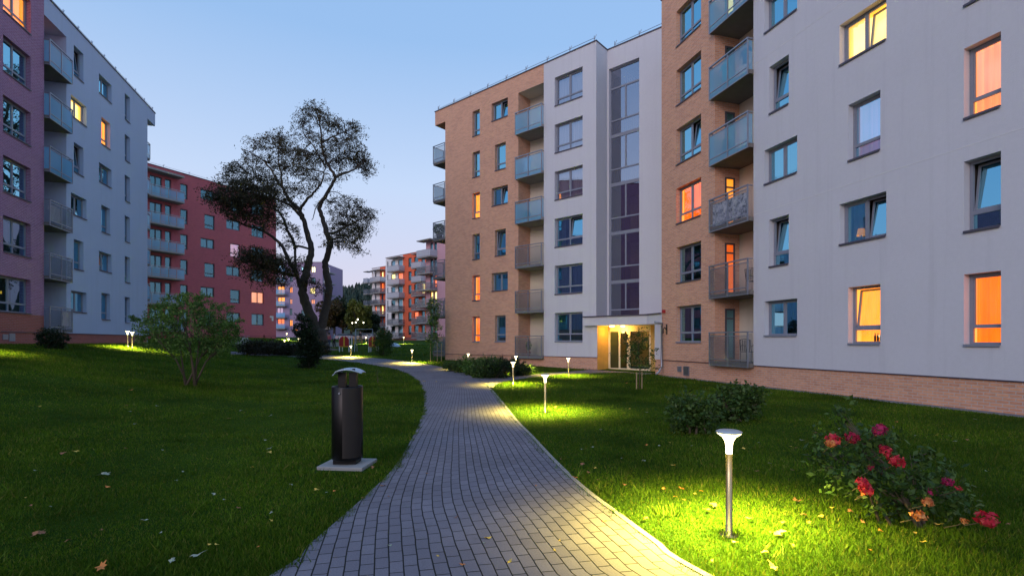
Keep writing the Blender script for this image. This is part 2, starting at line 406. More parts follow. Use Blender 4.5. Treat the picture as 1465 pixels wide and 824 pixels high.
def railing(fc, parent, u0, u1, z0, z1, y0, posts=3, panel='frost', side=True, depth=.3, diag=False):
    """parent is the balcony slab; a framed railing at local y0 (outer face)"""
    mb = MB(); t = .045
    us = [u0+(u1-u0)*i/(posts-1) for i in range(posts)]
    for i, u in enumerate(us):
        a = u-t/2 if 0 < i < posts-1 else (u if i == 0 else u-t)
        mb.box(a, a+t, y0, y0+t, z0, z1-.06)
    mb.box(u0-.01, u1+.01, y0-.008, y0+t+.012, z1-.058, z1-.01)
    mb.box(u0+t, u1-t, y0+.006, y0+t-.006, z1-.19, z1-.16)
    mb.box(u0+t, u1-t, y0+.006, y0+t-.006, z0+.26, z0+.30)
    mb.box(u0+t, u1-t, y0+.006, y0+t-.006, z0+.005, z0+.04)
    if side:
        for u in (u0, u1-t):
            mb.box(u, u+t, y0+t+.013, y0+depth, z1-.055, z1-.012)
            mb.box(u, u+t, y0+t+.001, y0+depth, z0+.01, z0+.05)
    mb.build('railing', M['metal'], parent)
    p = MB()
    for i in range(posts-1):
        p.face([(us[i]+t, y0+.022, z0+.305), (us[i+1]-t, y0+.022, z0+.305), (us[i+1]-t, y0+.022, z1-.195), (us[i]+t, y0+.022, z1-.195)])
        p.face([(us[i]+t, y0+.022, z0+.045), (us[i+1]-t, y0+.022, z0+.045), (us[i+1]-t, y0+.022, z0+.255), (us[i]+t, y0+.022, z0+.255)])
    if side:
        for u in (u0+.022, u1-.022):
            p.face([(u, y0+t, z0+.06), (u, y0+depth, z0+.06), (u, y0+depth, z1-.1), (u, y0+t, z1-.1)])
    p.build('panel', M[panel], parent)

def door_side(fc, parent, u, y0, y1, z0, z1, lit=None):
    """balcony door set in a side wall (plane u = const); frame, pane"""
    mb = MB(); fw = .07; s = .03
    mb.box(u, u+s, y0, y0+fw, z0, z1); mb.box(u, u+s, y1-fw, y1, z0, z1)
    mb.box(u, u+s, y0+fw, y1-fw, z0, z0+.12); mb.box(u, u+s, y0+fw, y1-fw, z1-fw, z1); mb.box(u, u+s, y0+fw, y1-fw, z1-.45, z1-.38)
    o = mb.build('balcony_door', M['frame_dark'], parent, fc.M)
    p = MB(); p.face([(u+.012, y0+fw, z0+.12), (u+.012, y1-fw, z0+.12), (u+.012, y1-fw, z1-fw), (u+.012, y0+fw, z1-fw)])
    p.build('pane', M['glass_lit'] if lit else M['glass'], o)
    q = MB(); q.face([(u+.004, y0+fw, z0+.12), (u+.004, y1-fw, z0+.12), (u+.004, y1-fw, z1-fw), (u+.004, y0+fw, z1-fw)])
    q.build('curtain', M[lit] if lit else M['room'], o)  # unlit doors get a dark sheet for the darkness of the room
def door_back(fc, parent, u0, u1, y, z0, z1, lit=None, fm='white', cur='cur_grey'):
    mb = MB(); fw = .09; s = .05
    mb.box(u0, u0+fw, y-s, y, z0, z1); mb.box(u1-fw, u1, y-s, y, z0, z1)
    mb.box(u0+fw, u1-fw, y-s, y, z0, z0+.75); mb.box(u0+fw, u1-fw, y-s, y, z1-fw, z1); mb.box(u0+fw, u1-fw, y-s, y, z0+1.0, z0+1.06)
    o = mb.build('balcony_door', M['frame'] if fm == 'frame' else M['plaster_beige'], parent, fc.M)
    p = MB(); p.face([(u0+fw, y-.02, z0+.75), (u1-fw, y-.02, z0+.75), (u1-fw, y-.02, z1-fw), (u0+fw, y-.02, z1-fw)]); p.build('pane', M['glass_lit'] if lit else M['glass'], o)
    q = MB(); q.face([(u0+fw, y-.006, z0+.75), (u1-fw, y-.006, z0+.75), (u1-fw, y-.006, z1-fw), (u0+fw, y-.006, z1-fw)]); q.build('curtain', M[lit] if lit else M[cur], o)  # the dark room material here paints the unlit interior, no cloth
def roof_wire(fc, parent, u0, u1, z, step=1.5, y=.12):
    mb = MB(); n = max(2, int((u1-u0)/step))
    for i in range(n+1):
        u = u0+(u1-u0)*i/n
        mb.tube([(u, y, z-.02), (u, y, z+.42)], .022, 5)
        mb.tube([(u, y, z+.2), (u+.14, y, z+.44)], .016, 5)
    mb.tube([(u0, y, z+.22), (u1, y, z+.30)], .014, 5)
    return mb.build('roof_wire', M['metal'], parent, fc.M)

# ================================================================== RIGHT BUILDING
d1 = Vector((852, -732)).normalized(); k0 = 37.9/(CX+.0-732.5+852)     # far wing front
P1 = Facade((0, 37.9/852*732), d1)
d2 = Vector((215, -732)).normalized()
P2 = Facade((14.7-.2937*20, 20), d2)                                 # near wing front
RB = empty('apartment_building', (8, 24, 0), 0, 'long tan brick and pale plaster apartment block on the right of the path', 'apartment building')
ZR = 18.4
# --- far wing
uL, uS0, uB0, uB1, uC = P1.u(637), P1.u(637), P1.u(741.5), P1.u(778), P1.u(853)
PL = .78; HD = 3.36; ST = 2.79
ops = []; wins = []
fst = {5: 'none', 4: 'none', 3: 'gold', 2: 'none', 1: 'orange', 0: 'orange'}
for k in range(6):
    zt = HD+ST*k
    o = (P1.u(675.8), P1.u(686.4), zt-1.72, zt); ops.append(o); wins.append((o, 'tall', fst[k], False))
    if k % 2: o = (P1.u(703.3), P1.u(726.5), zt-1.18, zt); wins.append((o, 'double', ['none', 'grey', 'none', 'sides', 'none', 'none'][k], k in (5, 3)))
    else: o = (P1.u(708), P1.u(723.5), zt-1.70, zt); wins.append((o, 'tall', ['grey', 'none', 'sides', 'none', 'none', 'none'][k], k in (2,)))
    ops.append(o)
wall(P1, RB, 'wall', uL, uB0, PL, ZR, ops, M['brick_tan'])
ops2 = []
bigc = ['green', 'grey', 'sides', 'white', 'white', 'white']
for k in range(6):
    zt = HD+ST*k; o = (P1.u(793.5), P1.u(833.5), zt-1.70, zt); ops2.append(o); wins.append((o, 'big', bigc[k], k == 2))
wall(P1, RB, 'wall', uB1, uC, PL, ZR, ops2, M['plaster'])
for o, kd, cu, ti in wins: window(P1, RB, *o, kd, cu, tilt=ti)
# wall above the balcony recess, plinth
ztop = 17.3
wall(P1, RB, 'lintel', uB0, uB1, ztop, ZR, [], M['brick_tan'])
def plinth(fc, parent, u0, u1, z0, z1, mat, y=.03):
    mb = MB(); mb.face([(u0, y, z0), (u1, y, z0), (u1, y, z1), (u0, y, z1)]); mb.face([(u0, 0, z1), (u1, 0, z1), (u1, y, z1), (u0, y, z1)])
    mb.build('plinth', mat, parent, fc.M)
    mb = MB(); mb.box(u0, u1, -.012, .0, z1-.012, z1+.018); mb.build('drip_edge', M['coping'], parent, fc.M)
plinth(P1, RB, uL-.0, P1.u(854.5), -1, PL, M['brick_tan'])
# recess of far wing
RD = 1.2
mb = MB(); mb.face([(uB0, 0, PL), (uB0, RD, PL), (uB0, RD, ztop), (uB0, 0, ztop)]); mb.build('recess_side', M['brick_tan'], RB, P1.M)
mb = MB(); mb.face([(uB0, RD, PL), (uB1, RD, PL), (uB1, RD, ztop), (uB0, RD, ztop)]); mb.face([(uB1, 0, PL), (uB1, 0, ztop), (uB1, RD, ztop), (uB1, RD, PL)])
mb.face([(uB0, 0, ztop), (uB0, RD, ztop), (uB1, RD, ztop), (uB1, 0, ztop)]); mb.build('recess_back', M['plaster_beige'], RB, P1.M)
uR = uL; 
for k in range(6):
    zf = .80+ST*k
    s = MB(); s.box(uB0+.004, uB1-.004, -.01, RD-.004, zf-.16, zf); s.box(uB0-.05, uB1+.02, -.22, -.012, zf-.16, zf)
    sl = s.build('balcony', M['concrete'], RB, P1.M)
    railing(P1, sl, uB0-.06, uB1+.03, zf-.17, zf+1.24, -.27, 3, 'frost' if k > 2 else 'mesh', True, .25)
    wm = (uB0+uB1)/2
    door_back(P1, RB, wm+.25, uB1-.12, RD-.004, zf+.02, zf+2.15, None, 'beige', 'cur_grey' if k in (0, 1, 3) else 'room')
# end balconies and overhanging roof
ue = P1.u(620)
for k in range(6):
    zf = .80+ST*k
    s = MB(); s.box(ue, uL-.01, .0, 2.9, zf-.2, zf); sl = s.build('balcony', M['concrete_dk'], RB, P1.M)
    railing(P1, sl, ue, uL-.02, zf-.1, zf+1.2, -.05, 2, 'mesh', False)
    r = MB()
    for z in (zf+.1, zf+1.14): r.box(ue, ue+.04, -.0, 2.9, z-.02, z+.02)
    for yy in (.95, 1.9, 2.86): r.box(ue, ue+.04, yy, yy+.04, zf, zf+1.13)
    r.build('side_railing', M['metal'], sl)
    p = MB(); p.face([(ue+.02, .05, zf+.13), (ue+.02, 2.85, zf+.13), (ue+.02, 2.85, zf+1.1), (ue+.02, .05, zf+1.1)]); p.build('panel', M['mesh'] if k < 4 else M['frost'], sl)
# body, roof
def body(fc, parent, u0, u1, z0, z1, dep, mat, roofz, y0=.0, over=(0, 0), yr=None):
    b = MB()
    b.face([(u0, y0, z0), (u0, dep, z0), (u0, dep, z1), (u0, y0, z1)]); b.face([(u1, y0 if yr is None else yr, z0), (u1, y0 if yr is None else yr, z1), (u1, dep, z1), (u1, dep, z0)])
    b.face([(u0, dep, z0), (u1, dep, z0), (u1, dep, z1), (u0, dep, z1)])
    b.build('rear_wall', mat, parent, fc.M)
    r = MB(); r.box(u0-over[0]+.01, u1+over[1]-.01, y0+.01, dep-.01, roofz-.25, roofz-.02); r.build('roof', M['roof'], parent, fc.M)
body(P1, RB, uL, uC-.01, -1, ZR, 13, M['brick_tan'], ZR-.02, yr=1.4)
ov = P1.u(622.5)
mb = MB(); mb.box(ov, uL-.001, 0, 3.6, 17.42, ZR); mb.build('roof_overhang', M['brick_tan'], RB, P1.M)
def coping(fc, parent, u0, u1, z, y0=-.05, y1=.3):
    mb = MB(); mb.box(u0, u1, y0, y1, z+.002, z+.055); mb.build('coping', M['coping'], parent, fc.M)
coping(P1, RB, ov-.03, uC+.04, ZR)
roof_wire(P1, RB, ov+.2, uC-.2, ZR)
# --- recessed stairwell bay
REC = 1.22
P1r = P1.off(REC)
uq = uC
uE = P1r.u(945.5)+.3
g0, g1 = P1r.u(871), P1r.u(914.5)
gt = P1r.z(914.5, 82.4); gb = P1r.z(900, 454)
mb = MB(); mb.face([(uC, 0, 2.6), (uC, REC, 2.6), (uC, REC, ZR), (uC, 0, ZR)]); mb.build('bay_return', M['plaster'], RB, P1.M)
wall(P1r, RB, 'wall', uq, uE, 2.6, ZR, [(g0, g1, gb, gt)], M['plaster'], .18)
coping(P1r, RB, uC, uE, ZR); mb = MB(); mb.box(uC-.1, uC+.04, .3, REC-.06, ZR+.003, ZR+.05); mb.build('coping', M['coping'], RB, P1.M)
roof_wire(P1r, RB, uC+.4, uE-.1, ZR)
mb = MB(); mb.box(uC+.01, uE, .01, 8, ZR-.27, ZR-.03); mb.build('roof', M['roof'], RB, P1r.M)
# stair glazing
fr = MB(); t = .07; y = .15; gm = g0+(g1-g0)*.52
fr.box(g0+.003, g0+t, y, y+.08, gb, gt-.003); fr.box(g1-t, g1-.003, y, y+.08, gb, gt-.003); fr.box(g0+t, g1-t, y, y+.08, gt-t, gt-.003)
bnd = [P1r.z(914.5, yy) for yy in (182, 254.5, 327, 399.5)]
zz = bnd + [gb]
for b_ in bnd:
    fr.box(g0+t, g1-t, y, y+.08, b_-.13, b_+.06)
    fr.box(g0+t, g1-t, y+.002, y+.078, b_+.80, b_+.88)
top = gt-t
fr.box(g0+t, g1-t, y+.002, y+.078, top-1.12, top-1.02)
fr.box(gm-.04, gm+.04, y+.004, y+.076, bnd[0]+.88, top-1.12)
for i in range(1, 4): fr.box(gm-.04, gm+.04, y+.004, y+.076, bnd[i]+.88, bnd[i-1]-.13)
fr.box(gm-.04, gm+.04, y+.004, y+.076, gb+.5, bnd[3]-.13); fr.box(g0+t, g1-t, y+.002, y+.078, gb+.42, gb+.5); fr.box(g0+t, g1-t, y+.002, y+.078, gb, gb+.06)
so = fr.build('stair_window', M['frame'], RB, P1r.M)
p = MB(); p.face([(g0+t, y+.04, gb), (g1-t, y+.04, gb), (g1-t, y+.04, gt-t), (g0+t, y+.04, gt-t)]); p.build('pane', M['glass_stair'], so)
r = MB(); e = 2.6
r.face([(g0, e, gb), (g1, e, gb), (g1, e, gt), (g0, e, gt)]); r.face([(g0, y+.1, gb), (g0, e, gb), (g0, e, gt), (g0, y+.1, gt)]); r.face([(g1, y+.1, gb), (g1, y+.1, gt), (g1, e, gt), (g1, e, gb)])
for b_ in bnd: r.box(g0, g1, y+.3, e, b_-.15, b_+.05)
r.build('stair_hall', simple('stair_wall_ochre', (.22, .17, .06), .9), so)
for b_ in [gt-1.35]+[z_+.06 for z_ in bnd]:
    b = MB(); b.box(g0+.08, g1-.08, y+.318, y+.347, b_+.9, b_+.94)
    for i in range(14): b.box(g0+.1+i*(g1-g0-.2)/13-.012, g0+.1+i*(g1-g0-.2)/13+.012, y+.32, y+.345, b_, b_+.9)
    b.build('banister', M['black'], so)
# --- entrance porch
A1 = P1.w(P1.u(838)).xy; A2 = P1.w(P1.u(928)).xy; A3 = P2.w(P2.u(948.5)).xy
A0 = P1r.w(P1r.u(838)).xy; A4 = P1r.w(uE).xy
zc0, zc1 = 2.55, 3.02
o1 = P1.n.xy*.25
mb = MB(); mb.prism([A1-o1, A2-o1*.9, A3+Vector((-.05, 0)), A4, (P1r.w(P1r.u(853.5)+.1)).xy, P1.w(P1.u(846), -.005).xy, P1.w(P1.u(838), -.005).xy], zc0, zc1)
mb.build('porch_canopy', M['plaster'], RB, Matrix.Identity(4))
mb = MB(); q = [A1-o1*1.3, A2-o1*1.2, A3+Vector((-.12, -.02)), A4, P1r.w(P1r.u(853.5)).xy, P1.w(P1.u(838), -.005).xy]
mb.prism(q, zc1+.003, zc1+.06); mb.build('canopy_edge', M['coping'], RB, Matrix.Identity(4))
# return wall of porch (left), its plaster and glazing
uP = P1.u(854.5)
mb = MB(); mb.face([(uC, 0, PL), (uP, 0, PL), (uP, 0, 2.6), (uC, 0, 2.6)]); mb.build('porch_wall', M['plaster'], RB, P1.M); mb = MB(); mb.face([(uP, 0, -.3), (uP, REC, -.3), (uP, REC, 2.6), (uP, 0, 2.6)]); mb.build('porch_side_wall', simple('ochre_plaster', (.60, .38, .10), .7), RB, P1.M)
u2, u3, u4, u5 = P1r.u(857.5), P1r.u(869), P1r.u(899), P1r.u(931)
u6 = P1r.u(941)
fl = .05
mb = MB(); mb.face([(uP, -.0, .05), (uE, 0, .05), (uE, -2.4, .05), (uP, -REC, .05)]); mb.box(uP-.3, uE, -REC-.35, .0, -.2, fl); mb.build('porch_floor', simple('porch_paving', (.34, .30, .25), .8), RB, P1r.M)
def glz(name, ua, ub, cells, y=0):
    f = MB(); w_ = .09
    f.box(ua, ua+w_, y, y+.07, fl, zc0); f.box(ub-w_, ub, y, y+.07, fl, zc0); f.box(ua+w_, ub-w_, y, y+.07, zc0-.32, zc0); f.box(ua+w_, ub-w_, y, y+.07, fl, fl+.12)
    for c_ in cells: f.box(c_-.05, c_+.05, y+.001, y+.069, fl+.12, zc0-.32)
    o = f.build(name, M['porchframe'], RB, P1r.M)
    g = MB(); g.face([(ua+w_, y+.03, fl+.12), (ub-w_, y+.03, fl+.12), (ub-w_, y+.03, zc0-.32), (ua+w_, y+.03, zc0-.32)]); g.build('pane', M['glass_porch'], o)
    return o
M['porchframe'] = simple('cream_door_frame', (.74, .66, .46), .5)
M['glass_porch'] = glass('porch_glass', .10, (.7, .7, .6))
glz('porch_sidelight', uP+.02, u3-.01, [])
dr = glz('entrance_door', u3, u4, [u3+(u4-u3)*.58])
h = MB(); h.tube([(u3+.14, -.06, 1.02), (u3+.28, -.06, 1.02)], .014, 8); h.tube([(u3+.14, -.06, 1.02), (u3+.14, 0, 1.02)], .014, 8); h.build('handle', M['metal'], dr)
glz('porch_sidelight', u4+.01, u5, [])
mb = MB(); mb.face([(u5, 0, fl), (uE, 0, fl), (uE, 0, zc0), (u5, 0, zc0)]); mb.build('porch_wall', simple('ochre_panel', (.50, .34, .10), .7), RB, P1r.M)
ip = MB(); ip.box(u4-.13, u4-.02, -.03, -.002, 1.35, 1.62); ip.box(u4-.13, u4-.04, -.02, -.002, 1.75, 2.0); ip.build('intercom', M['black'], RB, P1r.M)
hall = MB(); hall.face([(uP, 2.6, fl), (uE, 2.6, fl), (uE, 2.6, zc0), (uP, 2.6, zc0)]); hall.face([(uP, .1, fl), (uP, 2.6, fl), (uP, 2.6, zc0), (uP, .1, zc0)]); hall.face([(uP, .1, zc0-.01), (uP, 2.6, zc0-.01), (uE, 2.6, zc0-.01), (uE, .1, zc0-.01)]); hall.face([(uP, .1, fl), (uE, .1, fl), (uE, 2.6, fl), (uP, 2.6, fl)])
hall.build('entrance_hall', simple('hall_wall', (.30, .24, .12), .8), RB, P1r.M)
# porch pillar between porch and near wing
C0 = P2.w(P2.u(948.5)); 
uN0 = P2.u(946.5)
mb = MB(); mb.box(uN0-.62, uN0-.005, .0, .35, PL, zc0); mb.build('porch_pillar', M['plaster'], RB, P2.M)
mb = MB(); mb.box(uN0-.60, uN0-.005, .03, .33, -.5, PL-.002); mb.build('pillar_base', M['brick_tan'], RB, P2.M)
# ceiling lamps of the porch (they belong to the building)
M['lampglow'] = emis('porch_lamp_glow', (1, .75, .30), 6)
for px_, py_, s in ((875.5, 475, .15), (891, 477.5, .12)):
    dd = REC*.5 if px_ < 880 else REC*.75
    fc = P1.off(dd); uu = fc.u(px_); c_ = fc.w(uu)
    mb = MB(); mb.lathe([(.001, -.09), (s*.6, -.085), (s, -.05), (s, -.002), (.001, -.001)], 20, (c_.x, c_.y, zc0)); mb.build('ceiling_lamp', M['lampglow'], RB, Matrix.Identity(4), True)
    li = bpy.data.lights.new('porch_light', 'POINT'); li.energy = 22; li.color = (1, .50, .08); li.shadow_soft_size = .12
    lo = bpy.data.objects.new('porch_light', li); COL.objects.link(lo); lo.parent = RB; lo.matrix_parent_inverse = RB.matrix_basis.inverted(); lo.location = (c_.x, c_.y, zc0-.28)
li = bpy.data.lights.new('hall_light', 'POINT'); li.energy = 14; li.color = (1, .62, .2); li.shadow_soft_size = .15
q_ = P1r.w(uP+1.2, 1.9); lo = bpy.data.objects.new('hall_light', li); COL.objects.link(lo); lo.parent = RB; lo.matrix_parent_inverse = RB.matrix_basis.inverted(); lo.location = (q_.x, q_.y, 2.2)
# downpipe
c_ = P2.w(P2.u(949.5), -.1); cc = P2.w(P2.u(950), -.1)
pp = MB(); pp.tube([at(936, 460.5, 24.6), at(948, 463, 24.6), (c_.x-.05, 24.75, EYE+(HY-463)/F*24.7-.1), (c_.x-.05, 24.75, .45), (c_.x-.2, 24.7, .2), (c_.x-.36, 24.65, .08)], .05, 10)
pp.build('downpipe', M['metal'], RB, Matrix.Identity(4), True)

# --- near wing
HD2 = 3.29; ST2 = 2.75; ZN = 18.35
uN1, uN2 = P2.u(1022.5), P2.u(1078)
uEnd = (20-4)/.9595
ops = []; wins = []
brc = ['grey', 'sides', 'orange', 'none', 'grey', 'grey']
for k in range(6):
    zt = HD2+ST2*k; o = (P2.u(967.5), P2.u(1003), zt-1.66, zt); ops.append(o); wins.append((o, 'big', brc[k], k in (3,)))
wall(P2, RB, 'wall', uN0, uN1, PL-.02, ZN, ops, M['brick_tan'])
ops2 = []
for k in range(6):
    zt = HD2+ST2*k
    if k % 2 == 0: o = (P2.u(1093.5), P2.u(1140.5), zt-1.42, zt-.17); wins.append((o, 'double', ['grey', '', 'half', '', 'green', ''][k], False))
    else: o = (P2.u(1100.5), P2.u(1128.5), zt-1.70, zt); wins.append((o, 'tall', 'none', True))
    ops2.append(o)
    if k % 2 == 1: o = (P2.u(1201), P2.u(1268), zt-1.42, zt-.17); wins.append((o, 'double', {1: 'sides', 3: 'yellow', 5: 'none'}[k], k in (1, 3)))
    else: o = (P2.u(1213.5), P2.u(1259.5), zt-1.70, zt); wins.append((o, 'tall', {0: 'gold', 2: 'rose', 4: 'none'}[k], k == 0))
    ops2.append(o)
    o = (P2.u(1379), P2.u(1432), zt-1.72, zt); ops2.append(o); wins.append((o, 'tall', {0: 'orange', 1: 'none', 2: 'pink'}.get(k, 'grey'), k == 1))
    for du in (5.6, 9.0):
        u_ = P2.u(1379)+du
        if u_+1.2 < uEnd:
            o = (u_, u_+1.0, zt-1.7, zt); ops2.append(o); wins.append((o, 'tall', 'none', False))
wall(P2, RB, 'wall', uN2, uEnd, PL-.02, ZN, ops2, M['plaster'])
for o, kd, cu, ti in wins: window(P2, RB, *o, kd, cu, tilt=ti)
ztn = 17.2
wall(P2, RB, 'lintel', uN1, uN2, ztn, ZN, [], M['brick_tan'])
plinth(P2, RB, uN0, uEnd, -1, PL-.02, M['brick_tan'])
for z in (6.4, 12.02):
    mb = MB(); mb.box(uN2+.01, uEnd-.01, -.004, -.0005, z-.008, z+.008); mb.build('render_joint', M['white'], RB, P2.M)
RD2 = 1.23
mb = MB(); mb.face([(uN1, 0, PL), (uN1, RD2, PL), (uN1, RD2, ztn), (uN1, 0, ztn)]); mb.build('recess_side', M['brick_tan'], RB, P2.M)
mb = MB(); mb.face([(uN1, RD2, PL), (uN2, RD2, PL), (uN2, RD2, ztn), (uN1, RD2, ztn)]); mb.face([(uN2, 0, PL), (uN2, 0, ztn), (uN2, RD2, ztn), (uN2, RD2, PL)])
mb.face([(uN1, 0, ztn), (uN1, RD2, ztn), (uN2, RD2, ztn), (uN2, 0, ztn)]); mb.build('recess_back', M['plaster_beige'], RB, P2.M)
M['vent'] = simple('vent_brown', (.06, .045, .04), .7)
lits = [None, 'cur_orange', 'cur_gold', None, None, 'cur_yellow']
for k in range(6):
    zf = .84+ST2*k
    s = MB(); s.box(uN1+.004, uN2-.004, -.01, RD2-.004, zf-.16, zf); s.box(uN1-.05, uN2+.02, -.20, -.012, zf-.16, zf)
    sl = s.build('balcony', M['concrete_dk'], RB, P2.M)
    railing(P2, sl, uN1-.06, uN2-.02, zf-.17, zf+1.22, -.25, 3, 'frost' if k > 2 else 'mesh', True, .24)
    door_side(P2, RB, uN1+.004, .50, .98, zf+.03, zf+2.2, lits[k])
    v = MB(); v.tube([(uN1+(uN2-uN1)*.55, RD2-.05, zf+2.2), (uN1+(uN2-uN1)*.55, RD2-.004, zf+2.2)], .12, 14); v.build('round_vent', M['vent'], RB, P2.M)
body(P2, RB, uN0, uEnd, -1, ZN, 13, M['plaster'], ZN-.02, y0=.4)
mb = MB(); mb.face([(uN0, 0, 2.6), (uN0, 3, 2.6), (uN0, 3, ZN), (uN0, 0, ZN)]); mb.build('return_wall', M['brick_tan'], RB, P2.M)
coping(P2, RB, uN0-.03, uEnd, ZN)
# vents, alarm, bracket lamp on the near wing
mb = MB(); a, b = P2.u(969), P2.u(974.5); mb.box(a, b, .0, .028, .27, .52); a2, b2 = P2.u(977.5), P2.u(985.5); mb.box(a2, b2, .0, .028, .12, .55)
mb.build('vent_grille', M['metal'], RB, P2.M)
mb = MB()
for i in range(7): mb.box(a2+.03, b2-.03, -.006, -.001, .17+i*.052, .19+i*.052)
mb.build('grille_bars', M['black'], RB, P2.M)
mb = MB(); a = P2.u(951); mb.box(a-.06, a+.06, -.12, -.002, 3.05, 3.2); mb.build('alarm_box', simple('alarm_red', (.4, .02, .03), .4), RB, P2.M)
mb = MB(); a = P2.u(954); mb.tube([(a, -.01, 2.2), (a, -.12, 2.35), (a, -.2, 2.25), (a, -.2, 2.05)], .025, 8); mb.box(a-.05, a+.05, -.02, -.001, 2.0, 2.5); mb.build('wall_bracket', M['black'], RB, P2.M)

# things standing on the near balconies
def balcony_chair(name, u, y, z, rz, label, fc):
    p = fc.w(u, y, z); e = empty(name, p, rz, label, 'chair')
    fr = MB(); t = .012
    for sx in (-.22, .22):
        fr.tube([(sx, -.2, 0), (sx, -.22, .42), (sx, -.18, .64), (sx, .1, .68), (sx, .24, .62)], t, 6)
        fr.tube([(sx, .24, 0), (sx, .22, .42), (sx, .30, .88)], t, 6)
    fr.tube([(-.22, .30, .88), (0, .33, .93), (.22, .30, .88)], t, 6)
    fr.build('frame', M['black'], e)
    s = MB(); s.box(-.2, .2, -.2, .22, .41, .43); s.build('seat', M['black'], e)
    b = MB()
    for i in range(6): x = -.18+i*.07; b.box(x, x+.02, .26, .28, .45, .88)
    b.build('backrest', M['black'], e)
balcony_chair('garden_chair', uN2-.75, .45, .84, 2.2, 'black wire garden chair on the ground floor balcony', P2)
balcony_chair('garden_chair', uN2-.60, .60, .84+ST2, 2.0, 'dark folding chair on the first floor balcony', P2)
def laundry_item(name, u, y, ztop, w, h, mat, label):
    mb = MB(); n = 10
    def pt(i, j):
        s = i/n; f = j/6; wid = w*(1-.12*math.sin(f*3)); return (u-wid/2+wid*s, y+.03*math.sin(s*9+f*2), ztop-h*f)
    for i in range(n):
        for j in range(6): mb.face([pt(i, j), pt(i+1, j), pt(i+1, j+1), pt(i, j+1)])
    for s_ in (-1, 1):
        x = u+s_*w/2; mb.face([(x, y, ztop), (x+s_*.16, y+.01, ztop-.22), (x+s_*.10, y+.01, ztop-.30), (x-s_*.02, y, ztop-.18)])
    o = mb.build(name, mat, None, P2.M, True); tag(o, label, 'laundry'); return o
zf = .84+ST2*4
laundry_item('hanging_shirt', uN1+.62, .0, zf+1.1, .42, .72, simple('teal_cloth', (.03, .42, .46), .9), 'teal shirt hung to dry behind the fourth floor balcony glass')
laundry_item('hanging_shirt', uN2-.42, .0, zf+1.05, .4, .6, simple('navy_cloth', (.06, .10, .22), .9), 'dark blue shirt drying at the right end of the fourth floor balcony')
e = empty('drying_rack', P2.w((uN1+uN2)/2+.1, .35, zf), 0, 'white folding clothes rack on the fourth floor balcony', 'drying rack'); e.matrix_basis = Matrix.Translation(P2.w((uN1+uN2)/2+.1, .35, zf)) @ P2.M.to_3x3().to_4x4()
for s_ in (-.4, .4): mb = MB(); mb.tube([(s_, -.25, 0), (s_, .25, 1.0)], .012, 6); mb.tube([(s_, .25, 0), (s_, -.25, 1.0)], .012, 6); mb.build('leg', M['white'], e)
mb = MB()
for i in range(7): mb.tube([(-.4, -.25+i*.083, 1.0), (.4, -.25+i*.083, 1.0)], .008, 5)
mb.build('rail', M['white'], e)
zf = .84+ST2*2
M['lace'] = None
m, nt, out = newmat('floral_screen')
tc = N(nt, 'ShaderNodeTexCoord'); vo = N(nt, 'ShaderNodeTexNoise', Scale=5.5, Detail=5, Roughness=.75); L(nt, tc.outputs['Object'], vo.inputs[0])
pr = N(nt, 'ShaderNodeBsdfPrincipled', Roughness=.7); L(nt, ramp(nt, vo.outputs[0], [(.38, (.03, .04, .07)), (.5, (.45, .48, .6)), (.62, (.8, .8, .88))]), pr.inputs[0]); L(nt, pr.outputs[0], out.inputs[0])
M['lace'] = m
mb = wavy(uN1+.05, uN2-.12, zf+.05, zf+.98, -.12, .012, .3); o = mb.build('patterned_screen', m, None, P2.M, True); tag(o, 'white and blue patterned cloth screen behind the second floor balcony rail', 'screen')

# things on the sills and balconies
uu = P2.u(1213.5); 
for i in range(5):
    e = empty('bottle', P2.w(uu+.62+i*.085, .285, 3.29-1.70+.075), 0, 'dark slim bottle standing in the row on the lit ground floor window sill', 'bottle', 'bottles on the lit sill')
    mb = MB(); mb.lathe([(.001, 0), (.028, 0), (.028, .15), (.012, .19), (.012, .24), (.001, .242)], 10); mb.build('glass_body', M['black'], e, None, True)
uu = P2.u(1201); z_ = 3.29+ST2-1.42
e = empty('table_lamp', P2.w(uu+.42, .36, z_+.08), 0, 'small orange glowing table lamp in the first floor window of the near plaster wall', 'lamp')
mb = MB(); mb.lathe([(.001, 0), (.06, 0), (.06, .02), (.015, .03), (.015, .2)], 12); mb.build('base', M['black'], e)
mb = MB(); mb.lathe([(.13, .14), (.085, .36)], 18); mb.build('lamp_shade', emis('table_lamp_glow', (1, .33, .02), 1.1), e, None, True)
def pot(fc, u, y, z, lab, sd, h=.5):
    e = empty('potted_plant', fc.w(u, y, z), 0, lab, 'plant'); r = np.random.default_rng(sd)
    np_mesh('foliage', leaf_quads(ell_points((0, 0, .28+h*.5), (.2, .2, h*.5), 260, r), .09, r), 4, M['leaf_green'], e)
    mb = MB(); mb.lathe([(.001, 0), (.10, 0), (.14, .25), (.125, .25), (.001, .22)], 14); mb.build('pot', M['brick_rust'], e)
pot(P1, uB0+.35, .5, .80+ST*3, 'leafy potted plant on the third floor balcony of the far tan wing', 901)
pot(P1, uB0+.6, .3, .80+ST*0, 'leafy potted plant on the ground floor balcony of the far tan wing', 902, .7)
pot(P2, uN1+.35, .3, .84+ST2*3, 'leafy potted plant on the third floor balcony of the near wing', 903, .7)
laundry_item('hanging_towel', 0, 0, 0, .6, .8, simple('white_towel', (.7, .7, .72), .9), 'white towel hung behind the top floor balcony glass of the far tan wing').matrix_basis = P1.M @ Matrix.Translation((uB0+.8, -.05, .80+ST*4+1.05))
